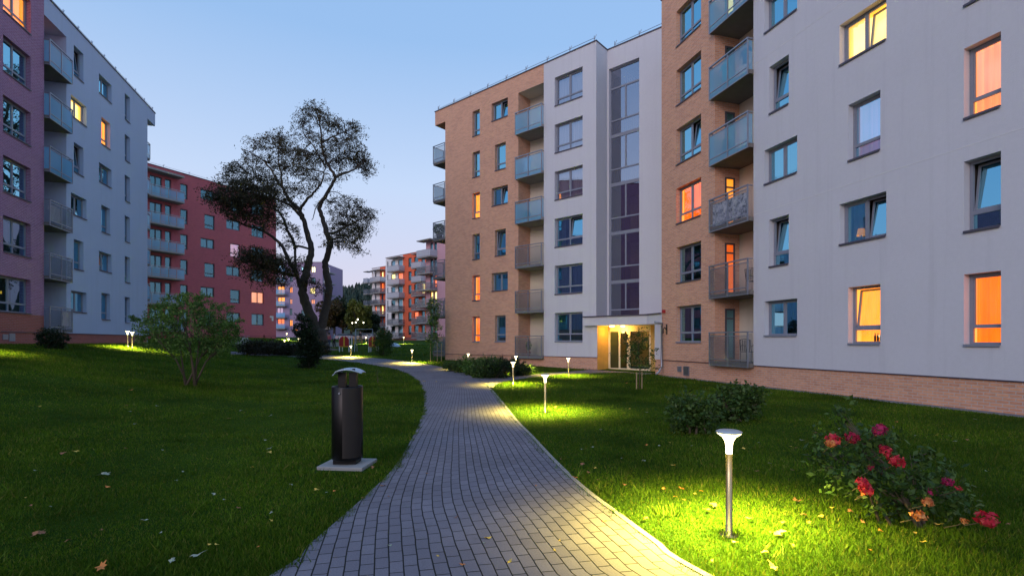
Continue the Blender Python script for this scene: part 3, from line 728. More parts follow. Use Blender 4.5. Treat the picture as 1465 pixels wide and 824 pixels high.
# ================================================================== LEFT BUILDING
d3 = Vector((-207, 732)).normalized()
P3 = Facade((-16.8-.2828*20, 20), d3)
LB = empty('apartment_building', (-22, 30, 1.5), 0, 'blue grey and plum brick apartment block along the left edge with glass balconies', 'apartment building')
ZL = 19.7; PLL = 2.12
u0 = -13; u1, u2, u3 = P3.u(63), P3.u(95), P3.u(211)
ops = []; wins = []
lc = ['sides', 'grey', 'none', 'none', 'none', 'gold']
for k in range(6):
    zt = 4.72+2.78*k
    o = (P3.u(4.5)if k else P3.u(-9), P3.u(44), zt-1.68, zt); ops.append(o); wins.append((o, 'big', lc[k], False))
    o = (P3.u(4.5)-5.2, P3.u(4.5)-3.4, zt-1.68, zt); ops.append(o); wins.append((o, 'big', 'none', False))
wall(P3, LB, 'wall', u0, u1, 3.0, ZL, ops, M['brick_plum'])
wall(P3, LB, 'wall', u0, u1, PLL, 3.0, [], M['brick_rust'])
ops2 = []
for k in range(6):
    zt = 4.76+2.776*k; zd = 4.57+2.777*k
    if k % 2: o = (P3.u(105.6), P3.u(119.5), zt-1.7, zt); wins.append((o, 'tall', 'none', k in (3, 5)))
    else: o = (P3.u(101.5), P3.u(123.8), zd-1.2, zd); wins.append((o, 'double', ['sides', '', 'none', '', 'yellow', ''][k], False))
    ops2.append(o)
    if k % 2: o = (P3.u(141.6), P3.u(159.6), zd-1.2, zd); wins.append((o, 'double', {1: 'sides', 3: 'half', 5: 'none'}[k], False))
    else: o = (P3.u(145), P3.u(157.5), zt-1.7, zt); wins.append((o, 'tall', {4: 'gold'}.get(k, 'grey'), False))
    ops2.append(o)
    zs = 4.77+2.82*k; o = (P3.u(178.5), P3.u(186), zs-1.8, zs); ops2.append(o); wins.append((o, 'tall', 'none', False))
wall(P3, LB, 'wall', u2, u3, PLL, ZL, ops2, M['plaster_left'])
for o, kd, cu, ti in wins: window(P3, LB, *o, kd, cu, tilt=ti)
wl = wins[0][0]
ztl = 18.65
wall(P3, LB, 'lintel', u1, u2, ztl, ZL, [], M['plaster_left'])
plinth(P3, LB, u0, u3, 0, PLL, M['brick_rust'])
mb = MB(); mb.face([(u1, 0, PLL), (u1, RD, PLL), (u1, RD, ztl), (u1, 0, ztl)]); mb.build('recess_side', M['brick_plum'], LB, P3.M)
mb = MB(); mb.face([(u1, RD, PLL), (u2, RD, PLL), (u2, RD, ztl), (u1, RD, ztl)]); mb.face([(u2, 0, PLL), (u2, 0, ztl), (u2, RD, ztl), (u2, RD, PLL)])
mb.face([(u1, 0, ztl), (u1, RD, ztl), (u2, RD, ztl), (u2, 0, ztl)]); mb.build('recess_back', M['plaster_left'], LB, P3.M)
for k in range(6):
    zf = 2.32+2.78*k
    s = MB(); s.box(u1+.004, u2-.004, -.01, RD-.004, zf-.16, zf); s.box(u1-.02, u2+.03, -.24, -.012, zf-.16, zf)
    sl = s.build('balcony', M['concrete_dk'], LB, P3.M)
    railing(P3, sl, u1-.04, u2+.06, zf-.17, zf+1.2, -.28, 3, 'frost' if k > 2 else 'mesh', True, .26)
    door_back(P3, LB, u1+.25, u1+1.15, RD-.004, zf+.02, zf+2.15, 'cur_orange' if k == 5 else None, 'beige', 'room')
body(P3, LB, u0, u3, 0, ZL, 12, M['plaster_left'], ZL-.02)
uo = P3.u(222)
mb = MB(); mb.box(u3+.001, uo, 0, 4.5, ZL-1.0, ZL); mb.build('roof_overhang', M['plaster_left'], LB, P3.M)
coping(P3, LB, u0, uo+.03, ZL); roof_wire(P3, LB, u0+.3, uo-.2, ZL)
for k in range(6):
    zf = 2.32+2.78*k
    ub = P3.u(224.5)
    s = MB(); s.box(u3+.01, ub, .5, 4.2, zf-.2, zf); sl = s.build('balcony', M['concrete_dk'], LB, P3.M)
    railing(P3, sl, u3+.02, ub, zf-.1, zf+1.15, .45, 2, 'frost', False)
    r = MB()
    for z in (zf+.1, zf+1.1): r.box(ub-.04, ub, .5, 4.2, z-.02, z+.02)
    for yy in (1.4, 2.3, 3.2, 4.15): r.box(ub-.04, ub, yy, yy+.04, zf, zf+1.09)
    r.build('side_railing', M['metal'], sl)
    p = MB(); p.face([(ub-.02, .55, zf+.13), (ub-.02, 4.15, zf+.13), (ub-.02, 4.15, zf+1.07), (ub-.02, .55, zf+1.07)]); p.build('panel', M['frost'], sl)
laundry_item('hanging_sheet', 0, 0, 0, 1.0, .8, simple('grey_sheet', (.5, .5, .55), .9), 'pale crumpled sheet hung on the second floor balcony of the left block').matrix_basis = P3.M @ Matrix.Translation((u1+.8, -.1, 2.32+2.78*2+1.0))
laundry_item('hanging_cloth', 0, 0, 0, .8, .8, simple('white_cloth', (.66, .62, .64), .9), 'pinkish white cloth hung on the ground floor balcony of the left block').matrix_basis = P3.M @ Matrix.Translation((u1+1.9, -.1, 2.32+1.0))
mb = MB(); mb.box(P3.u(4.5), P3.u(12), .0, .028, 1.75, 2.0); mb.box(P3.u(13.5), P3.u(22), 0, .028, 1.68, 2.05); mb.build('vent_grille', M['metal'], LB, P3.M)
# lamp inside the ground floor window
o = empty('pendant_lamp', P3.w(P3.u(10), .75, 4.05), 0, 'long glowing yellow pendant lamp inside the ground floor window at the left edge', 'lamp')
mb = MB(); mb.box(-.14, .14, -.75, .55, -.13, 0); mb.build('lamp_shade', emis('pendant_glow', (1, .55, .04), 1.3), o).rotation_euler = (0, 0, 0)
mb = MB(); mb.tube([(0, 0, 0), (0, 0, .5)], .01, 6); mb.build('cord', M['black'], o)
# faint green light low in one slim window
tg = P3.u(182.2)
mb = MB(); mb.box(P3.u(179.2), P3.u(185.2), .30, .34, 7.59-1.7, 7.59-1.25); o = mb.build('window_light', emis('green_light', (.55, 1, .25), .8), None, P3.M); tag(o, 'small green glowing panel at the foot of a slim window in the left block', 'light')

# ================================================================== RED BUILDING
d4 = Vector((373, 732)).normalized()
P4 = Facade((-65.6+373*.08, 732*.08), d4)
QB = empty('apartment_building', (-36, 60, 1.8), 0, 'crimson brick apartment block behind the big tree', 'apartment building')
ZQ = 20.35
a0, a1 = P4.u(150), P4.u(395)
ops = []; wins = []
for k in range(6):
    zt = 5.2+2.8*k
    sp = [((258, 268.6), 1.65, 'tall'), ((287, 306.6), 1.1, 'double') if k % 2 else ((292.5, 307.3), 1.65, 'tall'), ((329.5, 343.5), 1.65, 'tall') if k % 2 else ((323.8, 343.5), 1.15, 'double'),
          ((360, 377.6), 1.45, 'double')]
    for i, ((x0, x1), h_, kd) in enumerate(sp):
        cu = random.choice(['none', 'none', 'grey', 'none'])
        if i == 3 and k == 1: cu = 'pink'
        if i == 3 and k == 0: cu = 'half'
        if i == 2 and k == 3: cu = 'rose'
        o = (P4.u(x0), P4.u(x1), zt-h_, zt); ops.append(o); wins.append((o, kd, cu))
    for px_ in (214, 236):
        o = (P4.u(px_), P4.u(px_+(18 if px_ < 220 else 9)), zt-2.2, zt+.05); ops.append(o); wins.append((o, 'double' if px_ < 220 else 'tall', 'none'))
wall(P4, QB, 'wall', a0, a1, 2.4, ZQ, ops, M['brick_red'], .15)
for o, kd, cu in wins: window(P4, QB, *o, kd, cu, y=.12, far=True, fm=M['frame_dark'], fw=.09)
plinth(P4, QB, a0, a1, 0, 2.4, M['brick_red'], .05)
body(P4, QB, a0, a1, 0, ZQ, 13, M['brick_red'], ZQ-.02)
coping(P4, QB, a0, a1+.1, ZQ, -.08); roof_wire(P4, QB, a0, a1-.3, ZQ, 2.6)
b0, b1 = P4.u(196), P4.u(255.5)
for k in range(7):
    zf = 2.95+2.8*k
    s = MB(); s.box(b0, b1, -1.1, -.01, zf-.2, zf)
    if k == 6: s.build('balcony_roof', M['concrete'], QB, P4.M); continue
    sl = s.build('balcony', M['concrete'], QB, P4.M)
    railing(P4, sl, b0, b1, zf-.1, zf+1.1, -1.12, 6, 'frost', False)
    r = MB(); r.box(b1-.04, b1, -1.07, -.02, zf+1.0, zf+1.05); r.build('side_railing', M['metal'], sl)
    p = MB(); p.face([(b1-.02, -1.07, zf+.05), (b1-.02, -.02, zf+.05), (b1-.02, -.02, zf+1.0), (b1-.02, -1.07, zf+1.0)]); p.build('panel', M['frost'], sl)
mb = MB(); mb.box(P4.u(386), P4.u(391), -.04, -.003, P4.z(388, 454.5), P4.z(388, 452)); mb.box(P4.u(388.6), P4.u(391), -.041, -.004, P4.z(388, 459), P4.z(388, 454.4)); mb.build('number_sign', M['white'], QB, P4.M)

# ================================================================== PURPLE BUILDING (far left)
P5 = Facade((0, 128), (1, -.035))
VB = empty('apartment_building', P5.w(P5.u(430), 5, 2), 0, 'mauve apartment block with amber lit windows seen between the trunks of the big tree', 'apartment building')
a0, a1 = P5.u(370), P5.u(461.5)
zq = P5.z(440, 375.2)
ops = []; wins = []
for (x0, x1, y0_, y1_, cu) in ((445.3, 451.3, 381.5, 390, 'yellow'), (443.8, 451, 412, 420.5, 'yellow'), (445, 450.5, 428.5, 435, 'pink'), (431, 436.5, 381.5, 389.5, 'none'), (431, 436.5, 397, 405, 'none'), (445.3, 451.3, 397, 405, 'grey'), (431.5, 438, 428.5, 436, 'grey'), (431, 437.8, 443.5, 452, 'grey'),
    (414.5, 418.6, 410.5, 419, 'gold'), (414.5, 418.2, 427.5, 435, 'pink'), (414.5, 418.2, 441.5, 451, 'none'), (414.2, 418.6, 457.5, 466.6, 'gold'), (422, 426, 470, 476.5, 'gold'), (414.5, 418.6, 395, 403, 'none'),
    (397.5, 407.5, 409.5, 420, 'gold'), (397.5, 407.5, 425, 436, 'gold'), (396, 405, 440, 451, 'rose'), (397, 407, 456, 466, 'orange'), (397.5, 407.5, 394, 404, 'rose'), (397.5, 407.5, 380, 390, 'none')):
    o = (P5.u(x0), P5.u(x1), P5.z(430, y1_), P5.z(430, y0_)); ops.append(o); wins.append((o, 'double', cu))
wall(P5, VB, 'wall', a0, a1, 0, zq, ops, M['plaster_purple'], .2)
for o, kd, cu in wins: window(P5, VB, *o, kd, cu, y=.12, far=True, fm=M['frame_dark'], fw=.1)
body(P5, VB, a0, a1, 0, zq, 14, M['plaster_purple'], zq-.02); coping(P5, VB, a0, a1+.1, zq, -.1)
for yy in (389, 404.5, 421, 437.5, 454, 469.5):
    zf = P5.z(430, yy)
    s = MB(); s.box(P5.u(394.5), P5.u(411), -1.3, -.01, zf-.25, zf); sl = s.build('balcony', M['concrete'], VB, P5.M)
    p = MB(); p.box(P5.u(394.5), P5.u(411), -1.3, -1.26, zf, zf+1.1); p.build('panel', M['frost'], sl)
    s = MB(); s.box(a1+.01, a1+1.7, .5, 4.5, zf-.25, zf); sl = s.build('balcony', M['concrete'], VB, P5.M)
    p = MB(); p.box(a1+.01, a1+1.7, .46, .49, zf, zf+1.1); p.build('panel', M['frost_white'], sl)

# ================================================================== RIGHT BACKGROUND ROW
d6 = Vector((821, -732)).normalized()
P6 = Facade(((585-CX)/F*106, 106), d6)
def far_block(fc, lab, segs, z0, zt, cols, balc, dep=14, st=2.8, hd=5.0):
    B = empty('apartment_building', fc.w(fc.u((segs[0][0]+segs[0][1])/2), 3, z0+.3), 0, lab, 'apartment building')
    for (x0, x1, mat) in segs:
        ops = []; wins = []
        for (wx0, wx1, h_, lift) in cols:
            if not (x0 <= wx0 < x1): continue
            for k in range(6):
                t_ = hd+st*k+lift; o = (fc.u(wx0), fc.u(min(wx1, x1-.3)), t_-h_, t_); ops.append(o)
                wins.append((o, random.choices(['none', 'grey', 'white', 'orange', 'yellow'], [5, 2, 2, 1, .6])[0]))
        wall(fc, B, 'wall', fc.u(x0), fc.u(x1), z0+.9, zt, ops, M[mat], .15)
        mb = MB(); mb.face([(fc.u(x0), .04, z0-2), (fc.u(x1), .04, z0-2), (fc.u(x1), .04, z0+.9), (fc.u(x0), .04, z0+.9)]); mb.build('plinth', M['brick_tan'] if mat != 'plaster_orange' else M['brick_rust'], B, fc.M)
        for o, cu in wins: window(fc, B, *o, 'tall', cu, y=.12, far=True, fm=M['frame_dark'], fw=.1)
    xa, xb = segs[0][0], segs[-1][1]
    body(fc, B, fc.u(xa), fc.u(xb), z0-2, zt, dep, M[segs[0][2]], zt-.02); coping(fc, B, fc.u(xa)-.1, fc.u(xb)+.1, zt, -.1)
    for (x0, x1, pan, out) in balc:
        for k in range(7):
            zf = hd-2.45+st*k
            if k == 6: s = MB(); s.box(fc.u(x0), fc.u(x1), -out, -.01, zf-.1, zf+.05); s.build('balcony_roof', M['concrete'], B, fc.M); continue
            s = MB(); s.box(fc.u(x0), fc.u(x1), -out, -.01, zf-.22, zf); sl = s.build('balcony', M['concrete'], B, fc.M)
            p = MB(); p.box(fc.u(x0), fc.u(x1), -out, -out+.04, zf+.02, zf+1.0); p.box(fc.u(x0), fc.u(x0)+.04, -out+.05, -.02, zf+.02, zf+1.0); p.box(fc.u(x1)-.04, fc.u(x1), -out+.05, -.02, zf+.02, zf+1.0)
            p.build('panel', M['frost_white'] if k >= pan else M['mesh'], sl)
            r = MB(); r.box(fc.u(x0)-.02, fc.u(x1)+.02, -out-.02, -out+.06, zf+1.01, zf+1.08); r.build('rail', M['metal'], sl)
    return B
far_block(P6, 'white and orange apartment block with white balcony boxes beyond the playground', [(552, 576.5, 'plaster_white'), (576.5, 612, 'plaster_orange')], 1.7, 19.9,
    [(554, 555.4, 1.8, 0), (559.7, 565.4, 1.5, 0), (569.5, 576, 2.1, 0), (584.2, 588.7, 1.9, 0), (592.6, 598.5, 1.5, 0), (603, 608, 2.1, 0)],
    [(562, 579, 3, 1.5), (595.5, 609.5, 4, 1.3)])
P7 = Facade(((620-CX)/F*86, 86), d6)
far_block(P7, 'pink apartment block partly hidden behind the end of the tan brick block', [(609.5, 660, 'plaster_pink')], 1.6, 18.9,
    [(615.5, 619.5, 2.1, 0), (621, 625, 2.1, 0)], [(606.5, 626, 5, 1.6)], 12, 2.75, 4.6)
P8 = Facade(((540-CX)/F*128, 128), d6)
far_block(P8, 'most distant white block with red balcony bays below the wooded hill', [(532, 543.5, 'plaster_white'), (543.5, 551.5, 'plaster_orange')], 1.9, 20.2,
    [(536.5, 538.5, 1.6, 0), (545.5, 548.5, 2.1, 0)], [(527.5, 533.5, 5, 1.6), (536, 541, 5, 1.4), (541.5, 551.5, 5, 1.6)], 12, 2.8, 5.0)

# ================================================================== GROUND
def grid_sheet(name, xs, ys, mat, dz=0):
    X, Y = np.meshgrid(xs, ys); Z = terrain(X, Y)+dz
    V = np.stack([X, Y, Z], -1).reshape(-1, 3); nx = len(xs); fs = []
    for j in range(len(ys)-1):
        for i in range(nx-1): a = j*nx+i; fs.append((a, a+1, a+nx+1, a+nx))
    me = bpy.data.meshes.new(name); me.from_pydata(V.tolist(), [], fs); me.materials.append(mat)
    me.polygons.foreach_set('use_smooth', [True]*len(fs)); o = bpy.data.objects.new(name, me); COL.objects.link(o); return o
m, nt, out = newmat('lawn_soil')
p = N(nt, 'ShaderNodeBsdfPrincipled', Roughness=1); p.inputs['Specular IOR Level'].default_value = .05
c = mixc(nt, ramp(nt, noise(nt, .35, 5), [(.35, 0.0), (.65, 1.0)]), (.03, .075, .006), (.06, .12, .010))
c = mixc(nt, ramp(nt, noise(nt, 16, 5, rough=.7), [(.35, .75), (.65, 0.0)]), c, (.010, .028, .004))
L(nt, c, p.inputs[0]); L(nt, bump(nt, noise(nt, 30, 4, rough=.7), 1, .05), p.inputs['Normal']); L(nt, p.outputs[0], out.inputs[0])
M['lawn'] = m
def mspace(a, b, n0, grow): 
    v = [0]; s = n0
    while v[-1] < b-a: v.append(v[-1]+s); s *= grow
    return np.array(v)+a
xs = np.concatenate([-mspace(0, 2500, .5, 1.06)[::-1], mspace(0, 2500, .5, 1.06)[1:]])
ys = np.concatenate([np.linspace(-60, 0, 20)[:-1], mspace(0, 3000, .5, 1.025)])
tag(grid_sheet('ground', xs, ys, M['lawn']), kind='structure')

def inpoly(X, Y, poly):
    inside = np.zeros(X.shape, bool); n = len(poly)
    for i in range(n):
        x0, y0 = poly[i]; x1, y1 = poly[(i+1) % n]
        c = ((y0 > Y) != (y1 > Y)); xi = (x1-x0)*(Y-y0)/((y1-y0) if abs(y1-y0) > 1e-9 else 1e-9)+x0
        inside ^= c & (X < xi)
    return inside
def catmull(pts, n=8):
    P = [Vector(p) for p in pts]; out = []
    for i in range(len(P)-1):
        a = P[max(i-1, 0)]; b = P[i]; c = P[i+1]; d = P[min(i+2, len(P)-1)]
        for k in range(n):
            t = k/n; out.append(.5*((2*b)+(c-a)*t+(2*a-5*b+4*c-d)*t*t+(3*b-a-3*c+d)*t**3))
    out.append(P[-1]); return out
def resample(pts, n):
    d = [0]
    for i in range(1, len(pts)): d.append(d[-1]+(pts[i]-pts[i-1]).length)
    P = np.array([[p[0], p[1]] for p in pts]); t = np.linspace(0, d[-1], n)
    return np.stack([np.interp(t, d, P[:, 0]), np.interp(t, d, P[:, 1])], 1), d[-1]
Rpx = [(1000, 824), (940, 785), (880, 738), (830, 700), (790, 660), (760, 627), (735, 600), (712, 570), (694, 549), (672, 537), (650, 530), (628, 524.5), (600, 519.5), (560, 514.5), (520, 511.3), (480, 509), (440, 507.4), (400, 505.5), (330, 503)]
Lpx = [(390, 824), (440, 785), (490, 740), (530, 705), (560, 675), (583, 640), (600, 605), (607, 575), (601, 550), (586, 537), (560, 527.5), (520, 520.5), (480, 515.5), (440, 512), (400, 510), (330, 507)]
Rw = [Vector((3.4, -3)), Vector((2.6, 1.0))] + [ground_at(*p).xy for p in Rpx]
Lw = [Vector((-3.2, -3)), Vector((-2.6, 1.0))] + [ground_at(*p).xy for p in Lpx]
def strip_path(name, Lw, Rw, mat, n=160, dz=.015, m=12):
    Lc, _ = resample(catmull(Lw), n); Rc, ln = resample(catmull(Rw), n)
    # pair each right point with the nearest progress on the left, measured along the centre
    V = []; UV = []; fs = []
    s = 0
    for i in range(n):
        if i: s += np.linalg.norm((Rc[i]-Rc[i-1]+Lc[i]-Lc[i-1])/2)
        w = np.linalg.norm(Lc[i]-Rc[i])
        for j in range(m+1):
            q = Rc[i]*(1-j/m)+Lc[i]*(j/m); V.append((q[0], q[1], tz(q[0], q[1])+dz)); UV.append((s, w*j/m))
    for i in range(n-1):
        for j in range(m): a = i*(m+1)+j; fs.append((a, a+1, a+m+2, a+m+1))
    me = bpy.data.meshes.new(name); me.from_pydata(V, [], fs); uv = me.uv_layers.new(name='UVMap')
    li = np.zeros(len(me.loops), dtype=np.int32); me.loops.foreach_get('vertex_index', li)
    uv.data.foreach_set('uv', np.array(UV)[li].ravel()); me.materials.append(mat)
    o = bpy.data.objects.new(name, me); COL.objects.link(o)
    return o, [tuple(p) for p in Rc]+[tuple(p) for p in Lc[::-1]]
def paver_mat(name, c1, c2, cm):
    m, nt, out = newmat(name)
    p = N(nt, 'ShaderNodeBsdfPrincipled', Roughness=.75); p.inputs['Specular IOR Level'].default_value = .3
    tc = N(nt, 'ShaderNodeTexCoord'); b = N(nt, 'ShaderNodeTexBrick')
    dn = N(nt, 'ShaderNodeTexNoise', Scale=1.7, Detail=2); L(nt, tc.outputs['Object'], dn.inputs[0])
    vm = N(nt, 'ShaderNodeVectorMath', operation='MULTIPLY_ADD'); L(nt, dn.outputs['Color'], vm.inputs[0]); vm.inputs[1].default_value = (.03, .03, 0); L(nt, tc.outputs['UV'], vm.inputs[2])
    L(nt, vm.outputs[0], b.inputs['Vector'])
    b.inputs['Scale'].default_value = 1; b.inputs['Brick Width'].default_value = .205; b.inputs['Row Height'].default_value = .105
    b.inputs['Mortar Size'].default_value = .0058; b.inputs['Mortar Smooth'].default_value = .35
    b.inputs['Color1'].default_value = (*c1, 1); b.inputs['Color2'].default_value = (*c2, 1); b.inputs['Mortar'].default_value = (*cm, 1)
    c = mixc(nt, .6, b.outputs['Color'], ramp(nt, noise(nt, .8, 5), [(.3, (.55, .55, .55)), (.7, (1, 1, 1))]), 'MULTIPLY')
    c = mixc(nt, .55, c, ramp(nt, noise(nt, 90, 3), [(.3, (.55, .55, .55)), (.7, (1, 1, 1))]), 'MULTIPLY')
    c = mixc(nt, ramp(nt, noise(nt, 2.2, 6, rough=.7), [(.6, 0.0), (.8, .5)]), c, (.05, .045, .035))
    L(nt, c, p.inputs[0])
    inv = N(nt, 'ShaderNodeMath', operation='SUBTRACT'); inv.inputs[0].default_value = 1; L(nt, b.outputs['Fac'], inv.inputs[1])
    ad = N(nt, 'ShaderNodeMath', operation='MULTIPLY_ADD'); L(nt, noise(nt, 60, 3), ad.inputs[0]); ad.inputs[1].default_value = .25; L(nt, inv.outputs[0], ad.inputs[2])
    L(nt, bump(nt, ad.outputs[0], 1, .008), p.inputs['Normal']); L(nt, p.outputs[0], out.inputs[0]); return m
M['paver'] = paver_mat('grey_pavers', (.265, .235, .265), (.215, .19, .22), (.010, .011, .008))
pobj, poly1 = strip_path('path', Lw, Rw, M['paver'], 220); tag(pobj, kind='structure')
S_low = [ground_at(*p).xy for p in ((704, 556), (716, 548), (737, 543.7), (777, 538.6), (836, 534.5))] + [P1r.w(uE-1.0, -REC-.3).xy]
S_up = [ground_at(*p).xy for p in ((676, 540.5), (700, 541.5), (752, 537.2), (787, 533.8), (838, 530))] + [P1r.w(uP-.6, -REC-.3).xy]
sobj, poly2 = strip_path('side_path', S_up, S_low, M['paver'], 60, .019); tag(sobj, kind='structure')
# winding path on the rise at the back
B_up = [ground_at(*p).xy for p in ((384, 494.6), (410, 492.6), (440, 491.8))]; B_lo = [ground_at(*p).xy for p in ((390, 499), (404, 497), (440, 494.2))]
bobj, poly3 = strip_path('back_path', B_up, B_lo, simple('pale_paving', (.34, .32, .34), .85), 30, .02); tag(bobj, kind='structure')
# concrete kerb edging on the right side of the path
Rc, _ = resample(catmull(Rw[1:11]), 120)
mb = MB()
Z = [tz(*q) for q in Rc]; prof = [(-.0, .022), (.055, .022), (.055, -.05)]
T = np.gradient(Rc, axis=0); T /= np.linalg.norm(T, axis=1)[:, None]; Nn = np.stack([T[:, 1], -T[:, 0]], 1)
for i in range(len(Rc)-1):
    for j in range(2):
        q = []
        for ii, jj in ((i, j), (i+1, j), (i+1, j+1), (i, j+1)):
            c_ = Rc[ii]+Nn[ii]*prof[jj][0]; q.append((c_[0], c_[1], Z[ii]+prof[jj][1]))
        mb.face(q)
tag(mb.build('path_kerb', simple('kerb_concrete', (.30, .27, .24), .85, 0, .2, 12, .3)), kind='structure')
# gravel strip along the near wing
mb = MB(); mb.box(uN0+.3, uEnd, -.35, .02, -.3, .022); tag(mb.build('gravel_strip', simple('gravel', (.22, .21, .21), .95, 0, .6, 25, 1), None, P2.M), kind='structure')

# ---- grass blades
def foot(fc, a, b, c, d): return [tuple(fc.w(u, y).xy) for u, y in ((a, c), (b, c), (b, d), (a, d))]
blocks = [poly1, poly2, poly3, foot(P2, uN0-1, uEnd, -.33, 14), foot(P1, ov-1, uC+6, 0, 14), foot(P3, u0, u3, 0, 14), [(-1.5-.34, 6.4), (-1.5-.34, 7.1), (-2.6, 7.1), (-2.6, 6.4)]]
def grass(n, y0, y1, pw, h, wd, seed):
    r = np.random.default_rng(seed)
    t = r.random(n); a = 1-pw
    Y = (y0**a + t*(y1**a-y0**a))**(1/a)
    X = (r.random(n)*2-1)*(Y*1.06+2.0)
    keep = np.ones(n, bool)
    for pl in blocks:
        jx = r.normal(0, .05, n) if pl is poly1 or pl is poly2 else 0
        keep &= ~(inpoly(X+jx, Y+jx*.4, pl) & inpoly(X, Y, pl)) if pl is not poly1 else ~(inpoly(X+jx, Y+jx*.4, pl))
    # ragged edge: a few blades overhang the paving
    X = X[keep]; Y = Y[keep]; n = len(X)
    Z = terrain(X, Y)
    sc = 1+.35*np.sin(X*1.3+2*np.sin(Y*.7))*np.sin(Y*1.1)
    hh = h*(.5+r.random(n)*.8)*sc*(1+Y*.012); ww = wd*(1+Y*.22)*(.7+r.random(n)*.6)
    th = r.random(n)*2*np.pi; ln = r.random(n)*.9*hh; ph = r.random(n)*2*np.pi
    B = np.stack([X, Y, Z-.004], 1); D = np.stack([np.cos(th), np.sin(th), np.zeros(n)], 1)*ww[:, None]*.5
    Tp = B+np.stack([np.cos(ph)*ln, np.sin(ph)*ln, hh], 1)
    V = np.stack([B-D, B+D, Tp], 1).reshape(-1, 3); return V
m, nt, out = newmat('grass_blades')
g = N(nt, 'ShaderNodeNewGeometry')
c = ramp(nt, g.outputs['Random Per Island'], [(0, (.050, .110, .004)), (.5, (.090, .175, .008)), (.85, (.13, .23, .012)), (.97, (.27, .24, .05))])
c = mixc(nt, ramp(nt, noise(nt, .45, 6, rough=.65), [(.36, .75), (.60, .0)]), c, (.014, .038, .003)); c = mixc(nt, ramp(nt, noise(nt, 2.6, 4), [(.58, .0), (.75, .45)]), c, (.12, .16, .02))
p = N(nt, 'ShaderNodeBsdfPrincipled', Roughness=.6); p.inputs['Specular IOR Level'].default_value = .12; L(nt, c, p.inputs[0])
t = N(nt, 'ShaderNodeBsdfTranslucent'); L(nt, c, t.inputs[0]); mx = N(nt, 'ShaderNodeMixShader'); mx.inputs[0].default_value = .35
L(nt, p.outputs[0], mx.inputs[1]); L(nt, t.outputs[0], mx.inputs[2]); L(nt, mx.outputs[0], out.inputs[0]); M['grass'] = m
def tufts(seed):
    r = np.random.default_rng(seed); P = []
    Y = 3+13*r.random(420)**1.4; X = (r.random(420)*2-1)*(Y*1.06+1); keep = np.ones(420, bool)
    for pl in blocks: keep &= ~inpoly(X, Y, pl)
    for x, y in zip(X[keep], Y[keep]):
        n = r.integers(10, 40); P.append(np.stack([x+r.normal(0, .06, n), y+r.normal(0, .06, n), np.full(n, .030+.035*r.random()), np.full(n, .010+.008*r.random())], 1))
    Lc, _ = resample(catmull(Lw), 1500); Rc_, _ = resample(catmull(Rw), 1500); C = Lc+(Rc_-Lc)*0
    for A, B, k0 in ((Lc, Rc_, 9), (Rc_, Lc, 3)):
        D = B-A; D /= np.linalg.norm(D, axis=1)[:, None]
        for i in range(60, 1100):
            a = .5+.5*math.sin(i*.071)*math.sin(i*.023+1)+.35*math.sin(i*.37)
            if a < .35: continue
            n = int(k0*a*2); q = r.random(n)**2*.11*a; P.append(np.stack([A[i, 0]+D[i, 0]*q+r.normal(0, .01, n), A[i, 1]+D[i, 1]*q+r.normal(0, .01, n), np.full(n, .035), np.full(n, .005)], 1))
    P = np.concatenate(P); n = len(P); Z = terrain(P[:, 0], P[:, 1]); th = r.random(n)*6.283; ph = r.random(n)*6.283
    h = P[:, 2]*(.5+r.random(n)); w = P[:, 3]*(.6+.8*r.random(n)); ln = h*(.5+r.random(n))
    Bv = np.stack([P[:, 0], P[:, 1], Z+.006], 1); D = np.stack([np.cos(th), np.sin(th), 0*th], 1)*w[:, None]*.5
    T_ = Bv+np.stack([np.cos(ph)*ln, np.sin(ph)*ln, h+.01], 1)
    return np.stack([Bv-D, Bv+D, T_], 1).reshape(-1, 3)
V = np.concatenate([tufts(5), grass(640000, 2.6, 16, 1.25, .034, .0044, 1), grass(330000, 14, 60, 1.4, .06, .0040, 2)])
tag(np_mesh('grass', V, 3, M['grass']), 'short mown green lawn grass on both sides of the path', 'grass', None, 'stuff')

# ================================================================== VEGETATION

